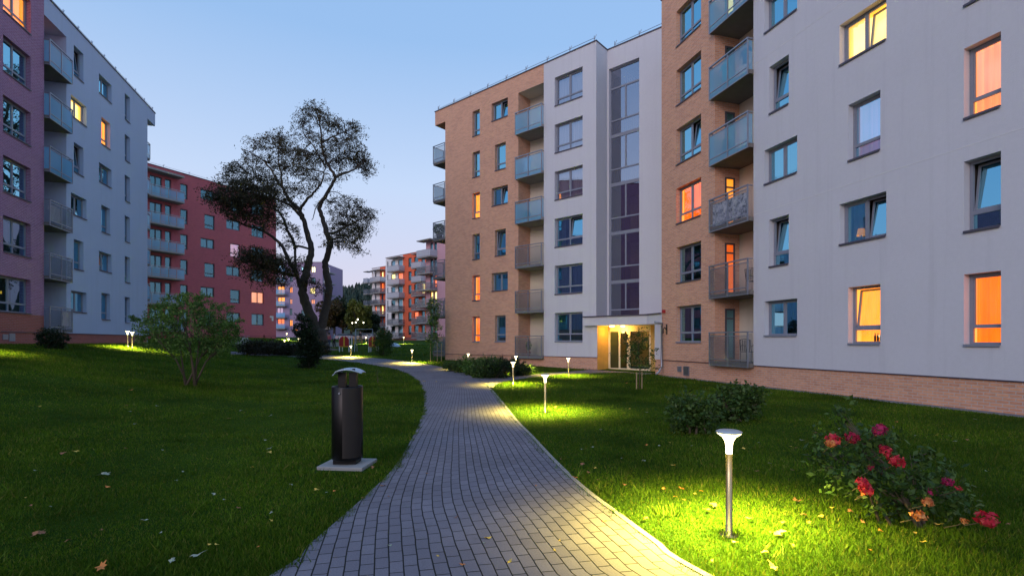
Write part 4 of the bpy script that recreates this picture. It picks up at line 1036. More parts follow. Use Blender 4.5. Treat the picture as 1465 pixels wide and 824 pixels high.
def shrub(name, label, base, blobs, n, leaf, mat, stems=5, seed=1, cat='shrub', group=None, arch=0, stemr=.018):
    r = np.random.default_rng(seed); rs = random.Random(seed)
    b = Vector(base); e = empty(name, b, 0, label, cat, group)
    tot = sum(q[3]*q[5] for q in blobs); Cs = []; twigs = MB()
    for (cx, cy, cz, rx, ry, rz) in blobs:
        k = max(20, int(n*rx*rz/sum(q[3]*q[5] for q in blobs)))
        # leaves grouped into sprigs so the outline is uneven
        ns = max(4, k//14); S = ell_points((cx, cy, cz), (rx, ry, rz), ns, r)
        dirs = S-np.array((cx, cy, cz-.3*rz)); dirs /= np.linalg.norm(dirs, axis=1)[:, None]+1e-6
        dirs += r.normal(size=dirs.shape)*.5
        for s_, d_ in zip(S, dirs):
            t_ = r.random(14)[:, None]; Cs.append(s_+d_*t_*leaf*1.8+r.normal(size=(14, 3))*leaf*.6)
    for _ in range(arch):
        q = rs.choice(blobs); th = rs.random()*6.28; st = np.array((q[0]+math.cos(th)*q[3]*.7, q[1]+math.sin(th)*q[4]*.7, q[2]+q[5]*(.2+.7*rs.random())))
        v = np.array((math.cos(th), math.sin(th), .9)); ln = (.3+.5*rs.random())*max(q[3], .3)*.6
        tt = np.linspace(0, 1, 14)[:, None]; pts = st+v*tt*ln+np.array((0, 0, -1))*(tt**2)*ln*.7
        Cs.append(np.repeat(pts, 3, 0)+r.normal(size=(42, 3))*leaf*.5)
        twigs.tube([tuple(x) for x in pts[::4]], [.007, .006, .004, .002][:len(pts[::4])], 4)
    C = np.concatenate(Cs)
    C[:, 2] = np.maximum(C[:, 2], .03)
    np_mesh('foliage', leaf_quads(C, leaf, r), 4, mat, e)
    for i in range(stems):
        q = blobs[i % len(blobs)]; th = rs.random()*6.28; x0, y0 = math.cos(th)*.06*stems**.5, math.sin(th)*.06*stems**.5
        tx, ty, tzz = q[0]+rs.uniform(-.5, .5)*q[3], q[1]+rs.uniform(-.5, .5)*q[4], q[2]+.2*q[5]
        mid = (x0*.6+tx*.35, y0*.6+ty*.35, tzz*.5)
        twigs.tube([(x0, y0, -.05), mid, (tx, ty, tzz)], [stemr*1.5, stemr, stemr*.4], 6)
        for _ in range(3):
            dx, dy, dz = rs.uniform(-.6, .6)*q[3], rs.uniform(-.6, .6)*q[4], rs.uniform(.1, .8)*q[5]
            twigs.tube([mid, (mid[0]*.5+(tx+dx)*.5, mid[1]*.5+(ty+dy)*.5, (mid[2]+tzz)/2), (tx+dx, ty+dy, tzz+dz)], [stemr*.7, stemr*.5, stemr*.2], 5)
    if twigs.f: twigs.build('stem', M['bark_grey'], e, None, True)
    return e

# ---- big tree
TY = 42.0; tb = ground_at(459, 500.5); TY = tb.y
KT = TY/F
rt = np.random.default_rng(5); rr = random.Random(5)
BT = empty('tree', tb, 0, 'tall spreading tree with forked dark trunk in front of the crimson block', 'tree')
def tp(px, py, dy=0):
    p = at(px, py, TY+dy); k = (TY+dy)/TY
    return Vector((p.x-tb.x, dy, p.z-tb.z))
lim = MB(); nodes = []
def limb(pts, r0, r1, seg=6, n=12):
    P = catmull([tp(*q) for q in pts], seg); m_ = len(P)
    P = [p+Vector((rr.gauss(0, .04), rr.gauss(0, .04), 0))*(1 if 0 < i < m_-1 else 0) for i, p in enumerate(P)]
    rad = [(r0*(1-i/(m_-1))+r1*i/(m_-1))*(1+rr.uniform(-.05, .05)) for i in range(m_)]
    lim.tube(P, rad, n); nodes.extend(zip(P, rad)); return P
limb([(460, 504, 0), (459, 497, 0), (458, 487, 0), (456, 472, 0)], .78, .62, 4, 18)
for dx in (-15, -8, 8, 15): limb([(459+dx, 503, dx*.03), (458+dx*.5, 496, 0), (457+dx*.25, 484, 0)], .26, .2, 4, 8)
limb([(455, 478, 0), (446, 455, -.3), (438, 435, -.5), (433, 415, -.6), (438, 392, -.4), (442, 376, -.2), (445, 357, 0), (440, 335, .2), (434, 315, .2), (429, 300, 0)], .50, .17, 5, 14)
limb([(456, 478, 0), (463, 455, .3), (468, 432, .5), (471, 412, .6), (467, 392, .6), (466, 375, .5), (472, 352, .4), (468, 335, .3), (461, 312, .3), (458, 295, .3), (470, 274, .2), (480, 254, 0)], .42, .13, 5, 14)
limb([(438, 392, -.4), (438, 380, -.6), (436, 372, -.6)], .16, .05)
limb([(450, 470, 0), (441, 440, -.6), (432, 418, -1.2), (424, 395, -1.6), (410, 365, -2), (397, 345, -2.4), (375, 330, -3), (350, 322, -3.5), (325, 310, -4)], .26, .05)
limb([(429, 300, 0), (417, 290, .5), (405, 270, 1), (402, 250, 1.3), (398, 225, 1.5)], .20, .05)
limb([(434, 315, .2), (417, 295, -.5), (395, 285, -1.5), (370, 268, -2.4), (340, 262, -3)], .15, .05)
limb([(429, 300, 0), (440, 285, -.6), (452, 272, -1), (460, 262, -1.2), (466, 240, -1.2)], .15, .04)
limb([(480, 254, 0), (466, 228, 0), (460, 205, .2), (458, 180, .1), (451, 155, 0)], .15, .03)
limb([(480, 254, 0), (492, 248, .6), (508, 242, 1), (520, 232, 1.4)], .14, .04)
limb([(466, 240, 0), (450, 212, .5), (436, 195, .8)], .10, .03)
limb([(460, 205, .2), (478, 195, .6), (498, 186, 1.0), (505, 170, 1.2)], .09, .03)
limb([(466, 334, .3), (478, 333, .8), (491, 327, 1.2), (508, 318, 1.6), (528, 308, 2)], .15, .04)
limb([(470, 345, .3), (485, 340, -1), (500, 345, -1.5), (512, 352, -1.6)], .09, .03)
limb([(424, 395, -1.6), (408, 392, -2.2), (385, 385, -3), (360, 378, -3.4)], .15, .04)
limb([(424, 355, -1), (412, 330, -.4), (400, 305, .4), (380, 295, 1.2), (355, 290, 2)], .15, .04)
limb([(445, 357, 0), (424, 352, -.6), (422, 360, -.9), (424, 395, -1.5)], .10, .12)
limb([(472, 274, 0), (455, 292, -1), (446, 315, -1.5)], .07, .03)
limb([(405, 270, 1), (385, 240, 1.4), (370, 225, 1.8), (350, 215, 2)], .10, .03)
# foliage plumes: (px, py, rx, ry, depth, weight)
cl = [(451,157,16,10,0,1),(436,172,13,9,.5,.8),(466,172,14,9,-.4,.7),(444,192,16,8,.8,.6),(479,180,18,9,.6,.9),(507,184,13,9,1,.9),(499,200,17,9,1.2,.8),(488,208,22,8,0,.7),(463,203,16,9,-.6,.6),
 (399,197,22,9,1.5,1),(370,206,16,8,1.8,.8),(404,214,24,9,1,1),(425,222,20,10,.2,.8),(445,222,20,11,-.5,.7),(468,226,20,9,.4,.7),(500,228,20,10,1.2,1),(521,232,11,12,1.5,1.1),(510,218,16,8,.8,.6),(526,244,8,7,1.5,.6),
 (440,243,20,9,-.8,.8),(412,238,22,9,.6,.8),(385,232,20,8,1.4,.8),(355,222,10,6,2,.5),(362,232,18,6,1.2,.4),(345,240,18,7,-2,.8),(333,246,12,6,-2.6,.7),(370,252,26,8,-2.4,1),(395,258,20,8,-1,.7),(452,258,20,9,-1,.6),(484,232,14,8,.3,.6),(488,252,14,5,.6,.4),
 (335,262,22,9,-3,1.2),(360,272,28,10,-3,1.5),(390,274,22,9,-2,1),(345,284,24,10,-3.5,1.5),(312,276,14,8,-4,1.1),(305,283,12,5,-4,.9),(325,292,16,7,-3.8,1),(370,292,26,9,-2,1.3),(352,304,20,8,-3,1.4),(330,306,12,5,-3.8,.7),(385,308,20,8,-1.6,.9),(372,320,18,7,-2.6,.7),
 (404,290,20,8,0,.8),(425,270,18,8,.4,.7),(400,320,16,7,-.6,.6),(420,330,12,7,-.4,.5),(410,345,14,6,-1,.5),
 (478,290,18,8,1,.5),(495,285,14,6,1.4,.4),(500,297,20,7,1.6,.6),(512,290,12,6,1.6,.4),(520,303,14,7,1.8,.9),(530,315,9,7,2,.9),(505,312,20,7,1.4,.8),(485,305,14,6,.8,.5),(488,322,22,8,1,.9),(508,328,20,8,1.5,1.1),(520,332,10,7,1.8,.6),(492,337,20,8,-.8,1.1),(480,346,16,6,-1,.8),(505,346,13,7,-1.5,.8),(512,357,7,6,-1.6,.5),
 (360,362,18,8,-3.2,1.3),(380,368,22,9,-3,1.4),(352,374,13,7,-3.4,1),(402,376,20,9,-2.2,1.3),(375,384,18,9,-3,1.2),(395,392,18,8,-2.6,1),(362,394,10,6,-3.4,.6),(420,388,12,7,-1.8,.8),(425,372,12,6,-1.6,.6),(385,400,14,5,-3,.6),(408,404,10,4,-2,.4),(432,402,6,5,-1,.4),(449,407,9,6,-.6,.6),(458,415,7,5,-.4,.4),(446,398,8,5,-.8,.4)]
Cs = []; tw = []
NP = np.array([tuple(p) for p, _ in nodes]); NR = np.array([q for _, q in nodes])
NPs, NRs = NP[NR < .45], NR[NR < .45]
for (px_, py_, rx, ry, dy, w_) in cl:
    c_ = tp(px_, py_, dy*1.5); R_ = np.array((rx*KT*1.32, max(rx, ry)*KT*.9, ry*KT*1.35))
    d_ = np.linalg.norm(NPs-np.array(c_), axis=1); st = Vector(NPs[np.argmin(d_)])
    mid = (st+c_)/2+Vector((rr.gauss(0, .3), rr.gauss(0, .3), rr.uniform(-.2, .4)))
    br = catmull([st, mid, c_], 4); lim.tube(br, [.055*(1-.7*i/(len(br)-1)) for i in range(len(br))], 5)
    ns = int(rx*ry*.34*w_)+6
    S = ell_points(tuple(c_), tuple(R_), int(ns*1.12), rt, .05)
    for s_ in S:
        s0 = Vector(s_)
        if rr.random() < .75:
            a_ = br[rr.randrange(len(br)//2, len(br))]; m2 = (a_+s0)/2+Vector((rr.gauss(0, .1), rr.gauss(0, .1), rr.uniform(0, .2))); lim.tube([a_, m2, s0], [.022, .015, .008], 3, False)
        v = rt.normal(size=3); v[2] = -abs(v[2])*.35+.1; v /= np.linalg.norm(v); v2 = rt.normal(size=3); v2[2] *= .3
        ln = .55+rt.random()*.7; nn = 17
        t_ = rt.random(nn)[:, None]
        Cs.append(s_+v*t_*ln*.8+v2*(t_**2)*.3+np.array((0, 0, -.30))*t_**2+rt.normal(size=(nn, 3))*.10)
lim.build('trunk', M['bark'], BT, None, True)
np_mesh('crown', leaf_quads(np.concatenate(Cs), .165, rt, .42), 4, M['leaf_tree'], BT)
# bare earth mound at its foot
mb = MB(); mb.lathe([(2.3, -.25), (2.0, -.02), (1.5, .07), (.9, .14), (.2, .18)], 28, tuple(tb)); tag(mb.build('tree_bed', simple('bare_soil', (.10, .06, .05), .95, 0, .5, 8, 1)), kind='structure')

# ---- shrub on the left lawn
b = ground_at(272, 553); k = b.y/F
def bl(px, py, rx, ry, dy=0, rd=None): return ((px-272)*k, dy, (553-py)*k, rx*k, (rd or rx)*k, ry*k)
shrub('small_tree', 'leafy green multi stemmed small tree alone on the left lawn', b, [bl(268,470,48,28), bl(235,480,30,22,-.3), bl(305,475,32,24,.3), bl(262,447,32,18), bl(300,452,24,18,.2), bl(232,455,22,18), bl(322,487,16,18), bl(280,500,40,14), bl(215,488,14,14), bl(280,430,20,9), bl(250,432,16,8), bl(203,462,12,7), bl(330,470,12,8)],
      14000, .062, M['leaf_shrub'], 7, 3, 'small tree', None, 90, .022)
# ---- sculptural dark conifer beside the path
b = ground_at(441, 527); k = b.y/F
def bl(px, py, rx, ry, dy=0, rd=None): return ((px-441)*k, dy, (527-py)*k, rx*k, (rd or rx)*k, ry*k)
shrub('conifer', 'twisted dark evergreen conifer in front of the big tree trunk', b, [bl(436,522,9,5), bl(449,515,8,7), bl(446,505,12,9), bl(434,508,10,7), bl(450,495,9,10), bl(440,492,12,9), bl(436,480,11,9), bl(430,472,9,8), bl(444,478,10,7), bl(440,464,9,6), bl(434,456,8,4), bl(428,453,5,3), bl(452,503,7,7)],
      16000, .085, M['leaf_dark'], 3, 4, 'conifer', None, 0, .04)
# round bush by the left block
b = ground_at(74, 499.5); k = b.y/F
shrub('bush', 'small round dark bush at the foot of the left block', b, [(0, 0, .42, .46, .4, .42), (-.2, 0, .5, .28, .25, .25), (.25, .05, .38, .3, .3, .3)], 3200, .07, M['leaf_dark'], 5, 5)
# rhododendron pair
b = ground_at(998, 620); k = b.y/F
def bl(px, py, rx, ry, dy=0, rd=None): return ((px-998)*k, dy, (620-py)*k, rx*k, (rd or rx)*k, ry*k)
shrub('shrub', 'low dark green shrub left of its taller neighbour behind the nearest lamp', b, [bl(988,600,22,14), bl(1005,603,20,15,.1), bl(982,583,16,12,.1), bl(1000,585,16,12)], 2300, .085, M['leaf_green'], 6, 6, arch=10)
b = ground_at(1052, 602); k = b.y/F
def bl(px, py, rx, ry, dy=0, rd=None): return ((px-1052)*k, dy, (602-py)*k, rx*k, (rd or rx)*k, ry*k)
shrub('shrub', 'broad dark green shrub nearest the tan brick plinth behind the nearest lamp', b, [bl(1040,580,24,16), bl(1066,578,24,17,.1), bl(1052,570,20,14), bl(1078,566,13,11), bl(1045,592,26,8)], 3000, .085, M['leaf_green'], 7, 7, arch=12)
# plant bed between the paths
i = 0
for (px_, py_, w_, h_, mt, sz) in ((646,531,.75,.7,'leaf_green',.06),(664,533,.8,.85,'leaf_green',.08),(680,536,.95,1.0,'leaf_shrub',.10),(694,541,.9,1.15,'leaf_green',.09),(712,541,1.0,1.05,'leaf_dark',.08),(732,538,1.0,.95,'leaf_dark',.07),(748,537,.6,.6,'leaf_dark',.06),(700,533,1.0,1.1,'leaf_green',.07),(724,531,1.1,1.0,'leaf_dark',.07),(753,533,.7,.4,'leaf_shrub',.07)):
    b = ground_at(px_, py_); i += 1
    h_ *= .8; shrub('shrub', ['small dark shrub at the left tip of the planting bed between the paths', 'low green shrub next to the lamp in the planting bed', 'pale leafy plant lit by the lamp in the planting bed', 'tall pointed green shrub at the front of the planting bed', 'dark rounded shrub at the front corner of the bed by the side path', 'dark shrub on the side path edge of the planting bed', 'smallest dark shrub at the right end of the bed edge', 'green shrub in the middle rear of the planting bed', 'wide dark shrub at the rear of the planting bed by the brick wall', 'low bright ground plant at the far right tip of the planting bed'][i-1],
          b, [(0, 0, h_*.42, w_*.62, w_*.55, h_*.42), (w_*.3, .1, h_*.5, w_*.35, w_*.35, h_*.38), (-w_*.3, -.1, h_*.55, w_*.33, w_*.3, h_*.36)], 2600, sz, M[mt], 5, 20+i, group='shrubs in the planting bed', arch=5)
# hedge row behind path at left
i = 0
for px_ in range(338, 456, 10):
    b = ground_at(px_, 508.5 if px_ < 400 else 510.5)+Vector((0, 1.6, .05)); i += 1
    shrub('hedge_plant', 'low reddish brown hedge plant in the row behind the thin path at left', b, [(0, 0, .38, .75, .6, .42), (.3, 0, .5, .4, .4, .36)], 1300, .12, M['leaf_hedge'], 4, 60+i, 'hedge', 'hedge plants along the thin path', 3)
# saplings with stakes
def sapling(name, label, base, h, cr, blobs, mat, stakes, leaf=.07, seed=1, n=1500):
    b = Vector(base); e = shrub(name, label, b, blobs, n, leaf, mat, 0, seed, 'sapling')
    t_ = MB(); t_.tube([(0, 0, -.05), (.02, 0, h*.4), (-.02, .02, h*.75), (0, 0, h)], [.02, .017, .012, .004], 7); t_.build('trunk', M['bark_grey'], e, None, True)
    for (sx, sy, sh) in stakes:
        s = MB(); s.tube([(sx, sy, -.1), (sx, sy, sh)], .02, 8); s.build('stake', M['stake'], e)
b = ground_at(914.5, 557); k = b.y/F
sapling('sapling', 'young staked sapling on the lawn before the lit entrance', b, 1.75, .5, [(-.15, 0, 1.45, .38, .35, .36), (.2, 0, 1.2, .32, .3, .35), (0, .1, 1.75, .3, .3, .25), (-.2, 0, .8, .25, .2, .15), (.3, 0, .75, .28, .2, .14), (-.35, 0, 1.1, .2, .2, .2)], M['leaf_green'], [(-.12, -.12, .60), (.12, .1, .62)], .085, 31, 1300)
b = ground_at(620, 517); k = b.y/F
sapling('sapling', 'tall slim leafy sapling with stakes at the far corner of the tan brick block', b, 3.9, .5, [(0, 0, 3.3, .42, .4, .7), (.1, 0, 2.3, .40, .4, .8), (-.05, 0, 1.4, .30, .3, .5), (.05, 0, 4.0, .3, .3, .3)], M['leaf_shrub'], [(-.2, 0, 1.3), (.25, .1, 1.3), (.55, 0, 1.2)], .12, 32, 2000)
b = ground_at(540, 548)
sapling('seedling', 'tiny thin seedling on the lawn right of the litter bin', b, .5, .2, [(0, 0, .38, .14, .14, .14), (.05, 0, .2, .1, .1, .12)], M['leaf_green'], [], .05, 33, 160)
b = ground_at(548, 508.5)
shrub('bush', 'upright oval dark bush beside the red play towers', b, [(0, 0, .8, .75, .7, .8), (.1, 0, 1.3, .6, .6, .7), (0, 0, 1.75, .4, .4, .35)], 4200, .12, M['leaf_green'], 5, 34)

# ---- rose bush with red blossoms
b = ground_at(1290, 748); k = b.y/F; rb = b
def bl(px, py, rx, ry, dy=0, rd=None): return ((px-1290)*k, dy, (748-py)*k, rx*k, (rd or rx)*k, ry*k)
RBu = shrub('flowering_shrub', 'flowering shrub with red and orange blossoms on the right lawn', b, [bl(1215,655,36,26,.2), bl(1250,650,40,34,.1), bl(1285,682,44,34), bl(1262,700,40,26,-.1), bl(1330,700,40,28,.1), bl(1372,715,34,22,.1), bl(1205,680,30,16,0), bl(1240,618,16,18,.2), bl(1218,605,8,14,.2), bl(1310,725,40,14)],
      2600, .062, M['leaf_green'], 9, 41, 'flowering shrub', None, 10, .011)
def petal_cluster(r_, n, seed):
    r = np.random.default_rng(seed); d = r.normal(size=(n, 3)); d /= np.linalg.norm(d, axis=1)[:, None]; d[:, 2] *= .8
    V = []
    for i in range(n):
        c_ = d[i]*r_*(.55+.45*r.random()); nrm = Vector(d[i])+Vector(r.normal(size=3))*.35; nrm.normalize()
        a = nrm.cross(Vector((.3, .2, 1))).normalized(); b_ = nrm.cross(a); s = r_*(.30+.2*r.random())
        ang = r.random()*6.28; a, b_ = a*math.cos(ang)+b_*math.sin(ang), b_*math.cos(ang)-a*math.sin(ang)
        C0_ = Vector(c_)
        V += [C0_-a*s*.2, C0_+b_*s*.8+nrm*s*.25, C0_+a*s+nrm*s*.1, C0_-b_*s*.8+nrm*s*.3]
    return np.array([tuple(v) for v in V])
def petm(name, a, b_, c): return leafmat(name, [(0, a), (.6, b_), (1, c)], .25, .6)
pm = {'red': petm('petals_red', (.45, .006, .02), (.72, .03, .07), (.8, .12, .10)), 'crimson': petm('petals_crimson', (.25, .003, .02), (.4, .01, .05), (.5, .03, .09)),
      'orange': petm('petals_orange', (.6, .12, .04), (.75, .28, .08), (.8, .42, .16)), 'magenta': petm('petals_magenta', (.32, .008, .07), (.5, .02, .12), (.55, .06, .18))}
i = 0
for (px_, py_, s, c_, dy) in ((1193,629,11,'red',-.1),(1189,634,8,'orange',-.15),(1219,626,10,'crimson',.0),(1258,615,11,'magenta',.2),(1268,645,9,'red',0),(1282,659,11,'red',-.1),(1264,640,6,'crimson',0),(1233,690,9,'red',-.25),(1240,700,10,'red',-.3),(1237,704,6,'orange',-.3),(1245,669,5,'crimson',0),
                         (1327,718,8,'orange',-.2),(1315,737,10,'orange',-.3),(1334,703,7,'magenta',.1),(1356,689,8,'magenta',.2),(1372,698,5,'red',.1),(1410,742,14,'red',-.25),(1380,745,6,'orange',-.2)):
    i += 1
    o = np_mesh('flower', petal_cluster(s*k*.85, 60 if s > 7 else 34, 100+i), 4, pm[c_], RBu); dd = -.42+dy*.4; q_ = at(px_, py_, b.y+dd); o.location = q_-b
    s_ = MB(); s_.tube([(0, 0, 0), (.01*(1 if px_ < 1290 else -1), .05, -.05), (.03*(1 if px_ < 1290 else -1), .16, -.11)], [.004, .004, .004], 5); s_.build('flower_stem', M['bark_grey'], o)

# ---- distant trees
M['leaf_far'] = leafmat('leaves_far', [(0, (.016, .030, .012)), (.6, (.030, .050, .018)), (1, (.05, .075, .025))])
i = 0
for (px_, Y, h, w, mt, lb) in ((478,118,9.5,5.5,'leaf_autumn','brownish round tree left of the far car park'),(490,125,10.5,6,'leaf_far','tall dark round tree in the middle of the far tree group'),(502,120,9,5,'leaf_far','dark broad tree right of the far tree group'),(515,112,9.0,4.2,'leaf_lamplit','far tree coloured yellow green for the glow of the street lamps'),(524,135,11,5,'leaf_far','dark tree left of the most distant white block'),(466,150,12,6,'leaf_far','far dark tree beside the mauve block'),(528,118,6,4,'leaf_far','low dark tree in front of the most distant white block')):
    x = (px_-CX)/F*Y; z = tz(x, Y); i += 1; r = np.random.default_rng(300+i)
    e = empty('tree', (x, Y, z), 0, lb, 'tree', 'trees in the far gap between the blocks')
    t_ = MB(); t_.tube([(0, 0, -.2), (.1, 0, h*.3), (-.1, 0, h*.7)], [.35, .25, .08], 8)
    for a_ in range(6): th = a_*1.05; t_.tube([(.1, 0, h*.3), (math.cos(th)*w*.3, math.sin(th)*w*.3, h*.5), (math.cos(th)*w*.45, math.sin(th)*w*.45, h*.7)], [.14, .09, .03], 5)
    t_.build('trunk', M['bark'], e, None, True)
    Cs = []
    for q in range(16):
        th = r.random()*6.28; rad = w*.55*r.random()**.5; c0 = (math.cos(th)*rad, math.sin(th)*rad, h*(.35+.5*r.random())); Cs.append(ell_points(c0, (w*.28, w*.28, h*.16), 260, r, .5))
    np_mesh('crown', leaf_quads(np.concatenate(Cs), .55, r, .6), 4, M[mt], e)
# wooded hill
m, nt, out = newmat('hill_ground'); p = N(nt, 'ShaderNodeBsdfPrincipled', Roughness=1); L(nt, mixc(nt, noise(nt, .05, 4), (.02, .035, .02), (.04, .06, .03)), p.inputs[0]); L(nt, p.outputs[0], out.inputs[0]); M['hill'] = m
def hillz(x, y): 
    f = np.exp(-((x-(-40))/260)**2)*.5+.5*np.exp(-((x+150)/130)**2)*.55+.75*np.exp(-((x-60)/170)**2)
    return 2+50*f*smooth((y-230)/260)
hx = np.linspace(-700, 700, 71); hy = np.linspace(225, 900, 40); X_, Y_ = np.meshgrid(hx, hy); Z_ = hillz(X_, Y_)-.5
V = np.stack([X_, Y_, Z_], -1).reshape(-1, 3); fs = [(j*71+i_, j*71+i_+1, (j+1)*71+i_+1, (j+1)*71+i_) for j in range(39) for i_ in range(70)]
me = bpy.data.meshes.new('hill'); me.from_pydata(V.tolist(), [], fs); me.materials.append(M['hill']); o = bpy.data.objects.new('hill', me); COL.objects.link(o); tag(o, kind='structure')
r = np.random.default_rng(77); Vs = []
nT = 5000; tx = r.uniform(-260, 120, nT); ty = r.uniform(330, 640, nT); tzv = hillz(tx, ty)
for x, y, z in zip(tx, ty, tzv):
    h = 5+r.random()*4.5; w = h*.32
    for lv in range(4):
        zb = z+h*(.12+.2*lv); rw = w*(1-lv*.2); tp_ = zb+h*.38; n_ = 6; a0_ = r.random()*6
        for q in range(n_):
            a1_ = a0_+q*2*np.pi/n_; a2_ = a1_+2*np.pi/n_; j = 1+r.uniform(-.35, .2)
            Vs += [(x+np.cos(a1_)*rw*j, y+np.sin(a1_)*rw*j, zb-r.random()*.8), (x+np.cos(a2_)*rw, y+np.sin(a2_)*rw, zb), (x, y, tp_)]
tag(np_mesh('distant_forest', np.array(Vs), 3, leafmat('forest_conifers', [(0, (.014, .030, .020)), (.6, (.026, .050, .030)), (1, (.045, .075, .045))], 0)), 'dark evergreen forest covering the distant hill', 'forest', None, 'stuff')

# ================================================================== LAMPS
M['steel'] = simple('brushed_steel', (.30, .26, .20), .26, 1, .2, 30)
M['lens'] = emis('lamp_lens_glow', (1, .84, .42), 7, .4)
M['lens_far'] = emis('lamp_lens_far', (1, .88, .6), 12, .3)
def bollard():
    e = empty('garden_lamp', (0, 0, 0), 0)
    p = MB(); p.lathe([(.001, .0), (.075, .0), (.075, .012), (.027, .014), (.027, .69), (.025, .70)], 20); p.build('pole', M['steel'], e, None, True)
    l = MB(); l.lathe([(.026, .695), (.027, .76), (.034, .80), (.055, .838), (.092, .864), (.1, .872)], 24); l.build('lens', M['lens'], e, None, True)
    c = MB(); c.lathe([(.1, .873), (.106, .876), (.106, .884), (.085, .894), (.04, .901), (.001, .903)], 24); c.build('cap', simple('lamp_cap', (.5, .5, .5), .4, .5), e, None, True)
    li = bpy.data.lights.new('lamp_light', 'SPOT'); li.energy = LE; li.spot_size = R(148); li.spot_blend = .75; li.color = (1, .80, .13); li.shadow_soft_size = .03
    lo = bpy.data.objects.new('lamp_light', li); COL.objects.link(lo); lo.parent = e; lo.location = (0, 0, .845)
    return e
LE = 2600
lamp = bollard()
LL = [(1043, 768, 1.0, 'nearest glowing steel garden lamp, on the right lawn'), (780, 590, 1, 'second glowing garden lamp along the right edge of the path'),
      (734, 551, 1, 'garden lamp on the lawn tip where the side path begins'), (738, 534, 1, 'garden lamp behind the planting bed near the brick wall, just above its neighbour'),
      (813, 538.5, 1, 'garden lamp beside the side path to the entrance'), (670, 528, 1, 'garden lamp rising out of the planting bed'),
      (589.5, 519.5, 1, 'garden lamp on the far side of the path bend'), (502, 511, 1, 'garden lamp by the path in front of the left red play tower'),
      (407, 499.5, 1, 'left lamp of the pair beside the pale back path'), (413, 497, 1, 'right lamp of the pair beside the pale back path'), (427.5, 496.5, 1, 'garden lamp peeking past the twisted conifer'),
      (387.5, 486.5, 1, 'garden lamp at the right corner of the crimson block'), (182.5, 497.5, 1, 'left lamp of the pair in front of the left block'), (189, 499.5, 1, 'right lamp of the pair in front of the left block'),
      (-60, 502, 1, 'garden lamp outside the left edge by the plum brick wall'), (523.5, 492, 1, 'garden lamp between the two red play towers'), (577.5, 492, 1, 'garden lamp before the orange and white block')]
for i, (px_, py_, s, lb) in enumerate(LL):
    o = lamp if i == 0 else copy_tree(lamp)
    g = ground_at(px_, py_)
    if px_ == 387.5: g = Vector((P4.w(P4.u(387.5), -3).x, P4.w(P4.u(387.5), -3).y, 0)); g.z = tz(g.x, g.y)
    g.z = tz(g.x, g.y); o.matrix_basis = Matrix.Translation(g); tag(o, lb, 'lamp', 'steel garden lamps along the paths')
# far street lamps
sl0 = empty('street_lamp', (0, 0, 0), 0)
mb = MB(); mb.lathe([(.04, 0), (.03, 2), (.025, 3.3)], 10); mb.build('pole', M['black'], sl0)
mb = MB(); mb.lathe([(.001, 3.3), (.07, 3.35), (.11, 3.45), (.07, 3.54), (.001, 3.56)], 12); mb.build('globe', emis('street_globe', (1, .9, .65), 7), sl0, None, True)
for i, (px_, py_, Y, lb) in enumerate(((504, 474, 100, 'leftmost of the small street lamps beyond the playground'), (509, 475, 96, 'street lamp between its neighbours beyond the playground'), (520, 475, 98, 'street lamp right of the middle beyond the playground'), (518.5, 465.5, 120, 'highest far street lamp under the yellow green tree'), (512, 480, 80, 'lowest street lamp behind the playground'))):
    o = sl0 if i == 0 else copy_tree(sl0); p_ = at(px_, py_, Y); p_.z = max(tz(p_.x, p_.y), p_.z-3.5); o.matrix_basis = Matrix.Translation(p_); tag(o, lb, 'street lamp', 'far street lamps')

# ================================================================== LITTER BIN
b = ground_at(497, 667); kb = b.y/F
BN = empty('litter_bin', b, 0, 'dark brown cylindrical litter bin with pale domed hood on a concrete slab', 'litter bin')
mb = MB(); mb.box(-.30, .31, -.26, .27, -.05, .045); mb.build('slab', M['concrete'], BN, Matrix.Translation(b) @ Matrix.Rotation(R(-6), 4, 'Z'), False, .01)
m_dk = simple('bin_dark_metal', (.007, .006, .007), .38, .4, .3, 9); m_br = simple('bin_brown_panel', (.016, .011, .009), .55, .1, .3, 12)
mb = MB(); mb.box(-.15, .15, -.12, .12, .046, .10); mb.build('foot', m_dk, BN)
mb = MB(); mb.lathe([(.001, .10), (.19, .10), (.2, .115), (.2, 1.05), (.192, 1.06), (.18, 1.05), (.175, .6), (.001, .6)], 40); mb.build('body', m_dk, BN, None, True)
mb = MB(); th0, th1 = R(-90), R(-15); n_ = 16
for i in range(n_):
    a_, b_ = th0+(th1-th0)*i/n_, th0+(th1-th0)*(i+1)/n_
    mb.face([(.207*math.cos(a_), .207*math.sin(a_), .14), (.207*math.cos(b_), .207*math.sin(b_), .14), (.207*math.cos(b_), .207*math.sin(b_), 1.04), (.207*math.cos(a_), .207*math.sin(a_), 1.04)])
for a_ in (th0, th1): mb.face([(.199*math.cos(a_), .199*math.sin(a_), .14), (.207*math.cos(a_), .207*math.sin(a_), .14), (.207*math.cos(a_), .207*math.sin(a_), 1.04), (.199*math.cos(a_), .199*math.sin(a_), 1.04)])
mb.build('door', m_br, BN, None, True)
mb = MB(); mb.tube([(-.04, -.212, .98), (-.04, -.198, .98)], .012, 10); mb.build('lock', M['metal'], BN)
for sx in (-.115, .03):
    mb = MB(); mb.box(sx, sx+.10, -.03, .03, .98, 1.24); mb.build('post', m_dk, BN)
